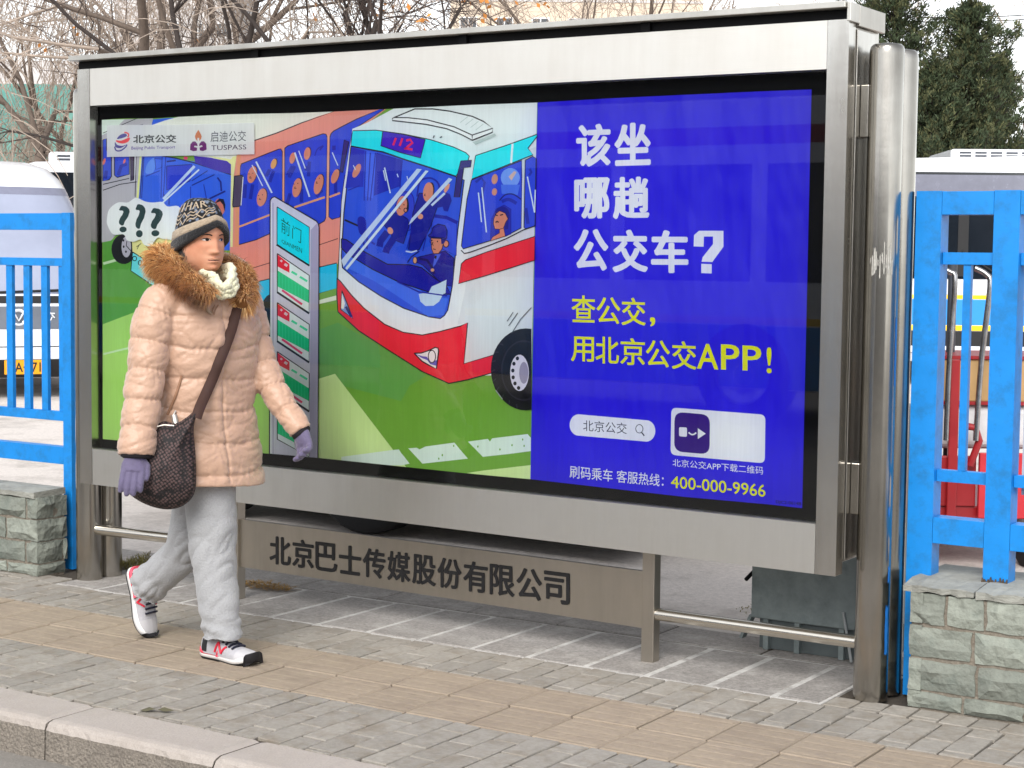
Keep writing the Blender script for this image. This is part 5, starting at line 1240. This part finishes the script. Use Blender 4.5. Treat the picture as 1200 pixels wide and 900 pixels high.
for cx in (.27,.61,.93):
    z_ = []
    for k in range(3): y = .15+.28*k; z_.append(([(cx-.09,y),(cx-.03,y+.14),(cx+.03,y),(cx+.09,y+.14),(cx+.09,y+.24),(cx+.03,y+.10),(cx-.03,y+.24),(cx-.09,y+.10)], [(0,1,6,7),(1,2,5,6),(2,3,4,5)]))
    on_hat(2.6, 0.0, .30, .50, z_, 'knitted_zigzag', M_KBEI)

# ---- coat
bf = Vector((math.cos(BODY_A), -math.sin(BODY_A), 0)); brt = Vector((-math.sin(BODY_A), -math.cos(BODY_A), 0))
TOR = [(331,238,.085,.075),(338,238,.135,.105),(350,239,.188,.135),(368,240,.215,.152),(395,241,.212,.160),(425,240,.202,.158),(455,239,.196,.154),(485,239,.200,.158),(515,241,.208,.165),(540,242.5,.214,.170),(562,244,.220,.176)]
tz = []
for (py,px_,a_,b) in TOR: p = LP(px_, py, 0); tz.append((p.z, p.x, a_, b))
tzs = cr(tz, 4); n = 40; mb = MB(); rings = []
for (z,x,a_,b) in tzs:
    rings.append([Vector((x,.0,z))+brt*(a_*math.copysign(abs(math.cos(2*math.pi*k/n))**.85, math.cos(2*math.pi*k/n)))+bf*(b*math.copysign(abs(math.sin(2*math.pi*k/n))**.9, math.sin(2*math.pi*k/n))) for k in range(n)])
for i,r_ in enumerate(rings):      # hem hangs lower at the front right
    if i > len(rings)-9:
        for p in r_: p.z -= .02*(i-len(rings)+9)/9*max(0, p.x-.02)/.15
fs = [(i*n+k, i*n+(k+1)%n, (i+1)*n+(k+1)%n, (i+1)*n+k) for i in range(len(rings)-1) for k in range(n)]
mb.add([p for r_ in rings for p in r_], fs); mb.add(rings[0], [tuple(range(n))]); mb.add(rings[-1], [tuple(range(n))[::-1]])
ARM_R = [(196,347,-.13,.070),(184,366,-.17,.075),(176,395,-.19,.072),(172,430,-.215,.070),(168,460,-.235,.0675),(164.5,490,-.255,.0665),(161,520,-.28,.066),(160,534,-.288,.064)]
ARM_L = [(281,348,.12,.066),(291,366,.13,.068),(297,395,.12,.064),(306,425,.10,.060),(318,452,.07,.056),(332,476,.04,.051),(346,496,.01,.046),(353,507,.0,.043)]
def arm_pts(A): return [tuple(LP(a,b,c))+(r,) for a,b,c,r in A]
AR, AL = cr(arm_pts(ARM_R), 4), cr(arm_pts(ARM_L), 4)
for A in (AR, AL): mb.tube([p[:3] for p in A], [p[3] for p in A], 24)
me = remesh(mb, 'coat', .0052, 5)
co = coords(me); nm_ = normals(me)
def axis_param(co, A):
    A_ = np.array(A); best = np.full(len(co), 9.); par = np.zeros(len(co)); s0 = 0
    for p, q_ in zip(A_, A_[1:]):
        d = q_[:3]-p[:3]; l = np.linalg.norm(d); t = np.clip(((co-p[:3])@d)/l/l, 0, 1); c = p[:3]+t[:,None]*d; e = np.linalg.norm(co-c, axis=1)/(p[3]+(q_[3]-p[3])*t)
        m_ = e < best; best[m_] = e[m_]; par[m_] = s0+t[m_]*l; s0 += l
    return best, par
dR, pR = axis_param(co, AR); dL, pL = axis_param(co, AL)
tx = np.interp(-co[:,2], [-z for z,_,_,_ in tzs], [x for _,x,_,_ in tzs]); rel = co-np.stack([tx, 0*tx, co[:,2]],1)
BR_, BF_ = np.array(brt), np.array(bf); aa = np.interp(-co[:,2], [-z for z,_,_,_ in tzs], [a_ for _,_,a_,_ in tzs]); bb_ = np.interp(-co[:,2], [-z for z,_,_,_ in tzs], [b for _,_,_,b in tzs])
ur, uf = rel@BR_, rel@BF_; dT = np.sqrt((ur/aa)**2+(uf/bb_)**2); az = np.arctan2(ur/aa, uf/bb_)
isR = (dR < dT*.98) & (dR < 1.35); isL = (dL < dT*.98) & (dL < 1.35) & ~isR
ROT = np.array(Euler((.5,.6,.3)).to_matrix()); wob = nz(co, 9.)*.012; seam_t = (co[:,2]-.03*np.abs(np.sin(az*.5))+wob+.005)/.112
seam_R = (pR+.02+wob)/.102; seam_L = (pL+.03+wob)/.100
ph = np.where(isR, seam_R, np.where(isL, seam_L, seam_t)); fr_ = np.abs(np.sin(np.pi*ph)); dist = np.minimum(ph % 1, 1-ph % 1)
puff = (fr_**.8)*.0052-.002-.0042*np.exp(-(dist/.055)**2)
ang = np.where(isR, np.arctan2(co[:,1]+.2, co[:,0]+.2)*.9, np.where(isL, np.arctan2(co[:,1]-.1, co[:,0]-.2)*.9, az))
gath = np.sin(ang*26+nz(co,14.)*7)*np.exp(-(dist/.12)**2)*.0016
st = co*np.array([7,7,20.]); wr = np.array([noise.noise(Vector(p)) for p in st])*.0050 + np.array([(1-abs(noise.noise(Vector(p))))**5 for p in co*np.array([11,11,26.])+nz(co,6.)[:,None]*1.2])*-.0038 + np.array([(1-abs(noise.noise(Vector(p))))**6 for p in (co@ROT.T)*np.array([9,9,40.])+5.])*-.0020
tors = ~(isR | isL)
zipg = np.where(tors & (uf > 0), -.007*np.exp(-((ur-.045)/.006)**2)+.004*np.exp(-((ur-.070)/.018)**2), 0)
flat_hem = np.clip((co[:,2]-(tz[-1][0]+.0))/.02, 0, 1)
co2 = co + nm_*((puff+gath+wr+zipg)*flat_hem)[:,None]
setco(me, co2)
M_COAT = mat('beige_nylon', (188,153,130), .40, var=.05, scale=9, bump=.3, bscale=70, sheen=.3, spec=.4, rvar=.06, dirt=(174,136,111), dscale=5, damt=.35)
coat = obj('quilted_coat', me, M_COAT, person); coat['label'] = 'beige quilted knee-length coat'
bvh = BVHTree.FromPolygons([tuple(v) for v in co2], [tuple(p.vertices) for p in me.polygons])
Minv = Matrix.Rotation(-YAW, 4, 'Z') @ Matrix.Translation(-C0)
def hit(px_, py_, off=.004, y_default=-.2):
    """point on the coat as seen at this place, lifted a little off it"""
    o = Minv @ CAM; d = (Minv.to_3x3() @ ray(px_, py_)).normalized(); h = bvh.ray_cast(o, d)
    return (h[0]-d*off) if h[0] is not None else LP(px_, py_, y_default)
# pocket zip, zip pull, collar toggle
M_ZIP = mat('zip_tape', (150,112,86), .6, var=.1); M_PULL = mat('pale_metal_pull', (206,200,190), .3, metal=.8, var=.1)
def ribbon(pts, w_, m_, nm, parent, th=.003, tdir=None):
    mb = MB(); P_ = [Vector(p) for p in pts]; v = []
    for i,p in enumerate(P_):
        d = (P_[min(i+1,len(P_)-1)]-P_[max(i-1,0)]).normalized(); vd = (p-(Minv @ CAM)).normalized(); s_ = d.cross(vd).normalized()*(w_/2); f_ = -vd*th
        v += [p-s_, p-s_*.9+f_, p+s_*.9+f_, p+s_]
    n_ = len(P_); mb.add(v, [(4*i+k, 4*i+k+1, 4*i+5+k, 4*i+4+k) for i in range(n_-1) for k in range(3)], 0, True); return mb.build(nm, m_, parent)
ribbon([hit(213-1.1*k-.06*k*k, 440+4.6*k, .003) for k in range(11)], .009, M_ZIP, 'pocket_zip', coat)
p = hit(203.5, 486, .010); q_ = hit(206.5, 499, .014); ribbon([p, p.lerp(q_,.5), q_], .022, M_PULL, 'zip_pull', coat, .004); ribbon([hit(206,481,.008), p], .007, M_PULL, 'zip_slider', coat, .004)
ribbon([hit(241,358,.01), hit(243,364,.012), hit(248,368,.012)], .012, mat('toggle_horn', (150,126,104), .4), 'toggle', coat, .006)
for k_ in (0,1): ribbon([hit(252+k_*4,357,.008), hit(249+k_*3,364,.010), hit(251,369,.01)], .004, M_ZIP, 'toggle_cord', coat, .003)

# hood lying on the back, fur edge round it
hood = MB(); hp = [LP(205,322,.06), LP(222,316,.14), LP(245,314,.17), LP(268,316,.16), LP(283,322,.12)]
hood.tube(cr(hp,4), [.05+.015*math.sin(i/16*math.pi) for i in range(17)], 16); obj('hood', remesh(hood,'hood',.010,3), M_COAT, person)
FUR = [LP(247,349,-.20), LP(236,342,-.205), LP(222,332,-.20), LP(205,320,-.175), LP(191,309,-.11), LP(189,303,-.02), LP(206,302,.07), LP(234,305,.13), LP(262,310,.13), LP(279,318,.08), LP(286,330,.01), LP(287,343,-.05), LP(283,355,-.10)]
fp_ = cr(FUR, 5); fr2 = [.030+.022*math.sin(min(1,i/14)*math.pi*.5) if i < 36 else .046-.016*(i-36)/24 for i in range(len(fp_))]
M_FUR0 = mat('fur_base', (128,84,42), .95, var=.4, scale=30); M_FUR1 = mat('fur_tan', (196,138,76), .6, var=.25, scale=25, rand=0, sheen=.4); M_FUR2 = mat('fur_dark', (120,76,38), .8, var=.3, scale=25); M_FUR3 = mat('fur_pale', (226,184,128), .6, var=.2, scale=25)
col_ = MB().tube(fp_, [r*.8 for r in fr2], 14).build('fur_collar', M_FUR0, person)
r = random.Random(5); fm = MB(); PF = [Vector(p) for p in fp_]
for i in range(12000):
    s_ = r.random()*(len(PF)-1.001); k = int(s_); p = PF[k].lerp(PF[k+1], s_-k); d = (PF[k+1]-PF[k]).normalized(); rad = fr2[k]
    u_ = d.orthogonal().normalized(); v_ = d.cross(u_); a_ = r.uniform(0,6.283); o_ = u_*math.cos(a_)+v_*math.sin(a_)
    clump = noise.noise(Vector((s_*2.2, math.cos(a_)*2.4, math.sin(a_)*2.4)))
    dr = (o_*.75 + Vector((-.15,-.1,-.42)) + d*(.5*clump) + Vector((r.uniform(-1,1),r.uniform(-1,1),r.uniform(-1,1)))*.28).normalized(); l = r.uniform(.022,.048)*(1+.4*clump)
    b0 = p+o_*rad*.72; w_ = d.cross(dr).normalized()*r.uniform(.0007,.0013); m1 = b0+dr*l*.55; m2 = b0+dr*l+Vector((0,0,-.012))
    fm.add([b0-w_, b0+w_, m1+w_*.8, m1-w_*.8, m2], [(0,1,2,3),(3,2,4)], 0 if r.random() < .6 else (1 if r.random() < .5-clump else 2))
fo = fm.build('fur_strands', [M_FUR1, M_FUR2, M_FUR3], col_); fo['kind'] = 'stuff'

# scarf: chunky knitted loop
M_SCARF = mat('cream_wool', (220,216,184), .95, var=.14, scale=50, bump=.6, bscale=120, sheen=.3)
sc = MB(); loop = [LP(247,328,-.135), LP(252,336,-.165), LP(260,341,-.175), LP(268,340,-.165), LP(273,332,-.145), LP(273,323,-.10), LP(270,318,-.03), LP(255,320,.04), LP(238,322,.03), LP(238,325,-.06)]
lp = cr(loop, 14, True); nL = len(lp)
for ro in range(3):
    for st_ in range(2):
        pts = []
        for i in range(nL+1):
            p = Vector(lp[i % nL]); nx_ = Vector(lp[(i+1) % nL]); d = (nx_-p).normalized(); out = (p-LP(252,320,-.05)); out = (out-d*out.dot(d)).normalized(); w_ = d.cross(out)
            a_ = i*.75+st_*math.pi; pts.append(p + w_*((ro-1.)*.017+.006*math.cos(a_)) + out*(.005*math.sin(a_)))
        sc.tube(pts, [.0095*(1+.32*math.sin(i*1.9+ro)) for i in range(len(pts))], 8, cap=False)
sc.build('knitted_scarf', M_SCARF, person)

# ---- trousers
LEG_F = [(244,545,-.03,.098),(246,580,-.04,.096),(248,615,-.055,.091),(250,650,-.07,.086),(255,690,-.09,.077),(258,716,-.105,.074),(260,736,-.115,.075),(261,750,-.12,.080)]
LEG_B = [(236,545,.05,.095),(231,590,.08,.092),(224,625,.10,.086),(214,647,.12,.080),(198,664,.145,.076),(182,679,.175,.076),(170,690,.20,.078)]
mb = MB(); LF, LB = cr(arm_pts(LEG_F), 4), cr(arm_pts(LEG_B), 4)
for A in (LF, LB): mb.tube([p[:3] for p in A], [p[3] for p in A], 26)
me = remesh(mb, 'trousers', .0065, 3); co = coords(me); nn = normals(me)
dF, pF = axis_param(co, LF); dB, pB = axis_param(co, LB); onF = dF < dB; pp = np.where(onF, pF, pB); end = np.where(onF, sum((Vector(a_[:3])-Vector(b_[:3])).length for a_,b_ in zip(LF,LF[1:])), sum((Vector(a_[:3])-Vector(b_[:3])).length for a_,b_ in zip(LB,LB[1:])))
low = np.clip(1-(end-pp)/.17, 0, 1); knee = np.exp(-((pp-.32)/.10)**2)
ROT2 = np.array(Euler((.3,.7,0)).to_matrix()); cq = co@ROT2.T; w1 = np.array([noise.noise(Vector(p)) for p in cq*np.array([8,8,20.])]); w2 = np.array([(1-abs(noise.noise(Vector(p))))**4 for p in cq*np.array([8,8,22.])+3.]); w3 = np.array([noise.noise(Vector(p)) for p in co*6.])
bunch = np.sin((end-pp)/.040*math.pi+w3*4.5+co[:,0]*34)*low*.0050
setco(me, co+nn*(w3*.005+w1*(.0015+.006*low+.003*knee)-w2*(.0022+.011*low+.007*knee)+bunch)[:,None])
M_TROU = mat('grey_marl_jersey', (158,158,159), .9, var=.13, scale=260, bump=.4, bscale=140, sheen=.25, dirt=(142,142,144), dscale=4, damt=.4)
tro = obj('trousers', me, M_TROU, person); tro['label'] = 'light grey jersey trousers'
# ---- gloves
M_GLOVE = mat('purple_glove', (92,84,112), .75, var=.16, scale=30, bump=.3, bscale=90, sheen=.3)
def glove(nm, wrist, palm_end, side, fingers, thumb, w_=.042, th=.020, cuff=.030):
    """palm from wrist to knuckles; fingers as jointed chains from the knuckle line; all in the person's frame"""
    mb = MB(); W_ = Vector(wrist); K = Vector(palm_end); d = (K-W_).normalized(); s_ = (Vector(side)-d*Vector(side).dot(d)).normalized(); n_ = d.cross(s_)
    L_ = (K-W_).length; sec = [(-.04,cuff,cuff),(0,.030,.026),(.25,.034,.024),(.6,w_,th+.003),(.9,w_+.001,th),(1.02,w_*.93,th*.85)]; g = []
    for (t,a_,b) in sec: g.append([W_+d*(L_*t if t > 0 else t)+s_*(a_*math.cos(2*math.pi*k/18))+n_*(b*math.sin(2*math.pi*k/18)) for k in range(18)])
    mb.add([p for q_ in g for p in q_], [(i*18+k, i*18+(k+1)%18, (i+1)*18+(k+1)%18, (i+1)*18+k) for i in range(len(g)-1) for k in range(18)]); mb.add(g[0], [tuple(range(18))]); mb.add(g[-1], [tuple(range(18))[::-1]])
    for i,(ln, curl) in enumerate(fingers):
        o_ = (i-1.5)*w_*.47; base = K+s_*o_-d*.012; p = base; pts = [p]; dd = (d+s_*((i-1.5)*.03)).normalized(); ax = s_
        for j,seg in enumerate((.014,.44*ln,.31*ln,.25*ln)):
            if j > 0: dd = Matrix.Rotation(curl*(.7 if j == 1 else 1.0), 3, ax) @ dd
            p = p+dd*seg; pts.append(p)
        mb.tube(pts+[pts[-1]+dd*.006], [.0120,.0122,.0116,.0108,.0095,.005], 10)
    tb = [W_+d*L_*.30+s_*w_*.55*thumb[0], W_+d*L_*.55+s_*w_*1.05*thumb[0]+n_*thumb[2], W_+d*L_*.95+s_*w_*(1.05+thumb[1])*thumb[0]+n_*thumb[2]*1.6, W_+d*L_*1.25+s_*w_*(1.0+thumb[1])*thumb[0]+n_*thumb[2]*1.9]
    mb.tube(tb, [.015,.0135,.0120,.0085], 10)
    me = remesh(mb, nm, .0032, 2); return obj(nm, me, M_GLOVE, person)
w0 = LP(159,531,-.285); k0 = LP(155.5,554,-.335)
gr = glove('glove', w0, k0, (1,.25,0), [(.068,.28),(.078,.25),(.075,.25),(.060,.3)], (1,.10,-.006))
w0 = LP(352,504,.0); k0 = LP(357,522,-.02)
gl_ = glove('glove', w0, k0, (.75,-.55,.35), [(.062,-.5),(.07,-.55),(.068,-.6),(.055,-.65)], (-1,.25,-.010), w_=.036, th=.018, cuff=.026)
M_CUFF = mat('black_cuff', (24,20,26), .8, var=.2)
for A in (AR, AL):
    a_, b_ = Vector(A[-1][:3]), Vector(A[-3][:3]); d = (a_-b_).normalized(); MB().tube([a_-d*.02, a_+d*.004, a_+d*.010], [A[-1][3]*.80, A[-1][3]*.86, A[-1][3]*.70], 20).build('glove_cuff', M_CUFF, person)
# ---- shoes
M_MESH = mat('pale_grey_mesh', (172,170,174), .8, var=.1, scale=60, bump=.4, bscale=160); M_SOLEW = mat('white_midsole', (228,226,224), .6, var=.05); M_PINK = mat('pink_rubber', (240,84,104), .5, var=.06); M_SBLK = mat('black_rubber', (22,20,24), .7, var=.2); M_SRED = mat('red_print', (206,34,58), .5); M_LACE = mat('navy_lace', (26,26,44), .85, var=.2); M_SUEDE = mat('light_grey_suede', (186,184,186), .9, var=.08)
def shoe(loc, R_, mirror=1):
    s = obj('shoe', None, parent=person, loc=loc); s.rotation_euler = R_; s.empty_display_size = .05
    out = [(-.004,0),(.0,.022),(.02,.033),(.06,.034),(.10,.034),(.15,.042),(.19,.048),(.225,.046),(.25,.036),(.266,.018),(.270,0)]
    ol = cr(out+[(x,-y*.92) for x,y in out[-2:0:-1]], 3, True)
    def slab(nm, z0, z1, m_, g0=0.0, g1=0.0, xa=-1, xb=1, parent=s):
        P_ = [(x,y) for x,y in ol]; cxm = .135; mb = MB(); n_ = len(P_)
        lift = lambda x: .020*max(0,(x-.18)/.09)**2+.006*max(0,(.02-x)/.02)
        def rg(z, g): return [((max(xa,min(xb,x))-cxm)*(1+g*.3)+cxm, y*(1+g)*mirror, z+lift(x)) for x,y in P_]
        a_, b = rg(z0, g0), rg(z1, g1); mb.add(a_+b, [(i,(i+1)%n_,n_+(i+1)%n_,n_+i) for i in range(n_)], 0, True); mb.add(a_, [tuple(range(n_))[::-1]]); mb.add(b, [tuple(range(n_))]); return recalc(mb.build(nm, m_, parent))
    slab('outsole', 0, .007, M_SBLK, -.02, .0); slab('midsole', .007, .026, M_SOLEW, .04, -.02); slab('heel_stripe', .0185, .031, M_PINK, .05, .02, xa=-.01, xb=.11)
    slab('toe_bumper', .004, .034, M_SBLK, .07, .0, xa=.250, xb=1)
    sec = [(.004,.018,.062,.0),(.012,.028,.080,0),(.04,.034,.090,0),(.075,.035,.088,0),(.105,.036,.084,0),(.135,.039,.074,0),(.165,.043,.062,0),(.195,.0445,.054,0),(.225,.041,.050,.006),(.248,.031,.046,.012),(.262,.014,.040,.018)]
    g = []
    for (x,w_,h,zl) in cr(sec, 3):
        rg = []
        for k in range(17): t = math.pi*k/16; rg.append((x, mirror*w_*math.copysign(abs(math.cos(t))**.75, math.cos(t)), .022+zl+(h-.022-zl)*math.sin(t)**.8))
        g.append(rg)
    mb = MB().add([p for q_ in g for p in q_], [(i*17+k,(i+1)*17+k,(i+1)*17+k+1,i*17+k+1) for i in range(len(g)-1) for k in range(16)], 0, True); mb.add(g[0], [tuple(range(17))]); mb.add(g[-1], [tuple(range(17))[::-1]]); recalc(mb.build('upper', M_MESH, s))
    def up_pt(x, t, off=.002):
        a_ = None
        for q0,q1 in zip(sec, sec[1:]):
            if x <= q1[0]: u = (x-q0[0])/(q1[0]-q0[0]); w_ = q0[1]+(q1[1]-q0[1])*u; h = q0[2]+(q1[2]-q0[2])*u; zl = q0[3]+(q1[3]-q0[3])*u; break
        return Vector((x, mirror*(w_+off)*math.copysign(abs(math.cos(t))**.75, math.cos(t)), .022+zl+(h-.022-zl+off)*math.sin(t)**.8))
    for side in (0,1):        # letter on both flanks, dark heel counter
        T_ = (lambda t: t) if side == 0 else (lambda t: math.pi-t)
        for (xa,ta),(xb,tb) in (((.095,.12),(.108,.80)),((.108,.80),(.130,.15)),((.130,.15),(.152,.85))): MB().tube([up_pt(xa+(xb-xa)*k/4, T_(ta+(tb-ta)*k/4), .002) for k in range(5)], .0042, 6).build('side_mark', M_SRED, s)
        mb = MB(); g2_ = [[up_pt(x, T_(t), .0018) for t in (.05,.35,.7,1.0)] for x in (.006,.02,.035,.05)]; mb.add([p for q_ in g2_ for p in q_], [(i*4+k,i*4+k+1,(i+1)*4+k+1,(i+1)*4+k) for i in range(3) for k in range(3)], 0, True); mb.build('heel_counter', M_SBLK, s)
        mb = MB(); g2_ = [[up_pt(x, T_(t), .0015) for t in (.05,.4,.8,1.2,1.57)] for x in (.20,.215,.23,.245,.258)]; mb.add([p for q_ in g2_ for p in q_], [(i*5+k,i*5+k+1,(i+1)*5+k+1,(i+1)*5+k) for i in range(4) for k in range(4)], 0, True); mb.build('toe_overlay', M_SUEDE, s)
    for i in range(4): x = .128+i*.017; MB().tube([up_pt(x, .95+.25*k, .004) for k in range(6)], .0042, 6).build('lace', M_LACE, s)
    MB().tube(cr([up_pt(.13,1.3,.006), Vector((.12,mirror*.02,.105)), Vector((.135,mirror*.035,.09)), up_pt(.14,1.2,.006)],4), .0028, 5).build('lace_bow', M_LACE, s)
    return s
h0 = onZ(240, 770); l0 = Minv @ h0
shoe((l0.x-.005, l0.y+.02, .001), (0,0,-math.radians(38)), 1)
# trailing shoe: toe down, heel lifted
tpos = Minv @ onZ(170, 747); R_ = Matrix.Rotation(-math.radians(30),4,'Z') @ Matrix.Rotation(math.radians(74),4,'Y'); toe = R_ @ Vector((.262,0,.0))
sh = shoe((0,0,0), (0,0,0), -1); sh.matrix_basis = Matrix.Translation(Vector((tpos.x,tpos.y,.004))-toe) @ R_

# ---- shoulder bag (worn, a thing of its own)
bag = thing('shoulder_bag', 'dark brown woven slouchy shoulder bag hanging at the walking person\'s hip', 'bag', C0, YAW)
M_BAG, t_, b_ = nmat('woven_brown'); N = t_.nodes.new; L = t_.links.new
tc = N('ShaderNodeTexCoord'); mp = N('ShaderNodeMapping'); mp.inputs['Scale'].default_value = (95,40,95); mp.inputs['Rotation'].default_value = (0,.6,0); L(tc.outputs['Object'], mp.inputs[0])
ck = N('ShaderNodeTexVoronoi'); ck.inputs['Scale'].default_value = 1.0; ck.inputs['Randomness'].default_value = .35; L(mp.outputs[0], ck.inputs['Vector'])
rk = N('ShaderNodeValToRGB'); rk.color_ramp.elements[0].position = .25; rk.color_ramp.elements[0].color = (*lin((86,66,64)),1); rk.color_ramp.elements[1].position = .55; rk.color_ramp.elements[1].color = (*lin((20,15,17)),1); L(ck.outputs['Distance'], rk.inputs[0]); L(rk.outputs[0], b_.inputs['Base Color']); b_.inputs['Roughness'].default_value = .75
bp = N('ShaderNodeBump'); bp.inputs['Strength'].default_value = .7; bp.inputs['Distance'].default_value = .004; bp.invert = True; L(ck.outputs['Distance'], bp.inputs['Height']); L(bp.outputs[0], b_.inputs['Normal'])
outl = [(233,478),(227,500),(229,530),(230,560),(227,580),(214,593),(196,597),(176,593),(158,584),(146,572),(146,555),(160,530),(176,508),(190,494),(206,496),(220,488)]
O_ = cr(outl, 4, True); cx_, cy_ = 194, 550; mb = MB(); prev = None; nO = len(O_); layers = []
for k in range(9):
    s_ = math.cos(k/8*math.pi/2)*.985+.015 if k else 1.0; bul = math.sin(k/8*math.pi/2); layers.append((s_, bul))
def bagpt(p, s_, y):
    q_ = (cx_+(p[0]-cx_)*s_, cy_+(p[1]-cy_)*s_); v = LP(q_[0], q_[1], y); fold = .010*noise.noise(Vector((q_[0]*.045, q_[1]*.02, 1.)))+.008*noise.noise(Vector((q_[0]*.11-q_[1]*.05, q_[1]*.03, 5.))); return Vector((v.x, y+fold*(1 if s_ < .98 else 0), v.z))
rows_ = [[bagpt(p, s_, -.225-.075*b) for p in O_] for s_,b in layers][::-1]+[[bagpt(p, s_, -.225+.05*b) for p in O_] for s_,b in layers[1:]]
mb.add([p for q_ in rows_ for p in q_], [(i*nO+k, i*nO+(k+1)%nO, (i+1)*nO+(k+1)%nO, (i+1)*nO+k) for i in range(len(rows_)-1) for k in range(nO)], 0, True); recalc(mb.build('bag_body', M_BAG, bag))
pts = [LP(286,345,-.02), hit(281,352,.010), hit(277,364,.010), hit(272,384,.010), hit(265,404,.010), hit(257,424,.012), hit(249,444,.014), hit(241,462,.018), LP(234,478,-.235), LP(230,490,-.255)]
ribbon(cr(pts,4), .037, mat('brown_strap', (58,34,26), .8, var=.15, scale=40), 'strap', bag, .004)
ribbon([LP(184,500,-.288), LP(192,498,-.292), LP(204,499,-.294)], .005, M_PULL, 'bag_zip', bag, .002)
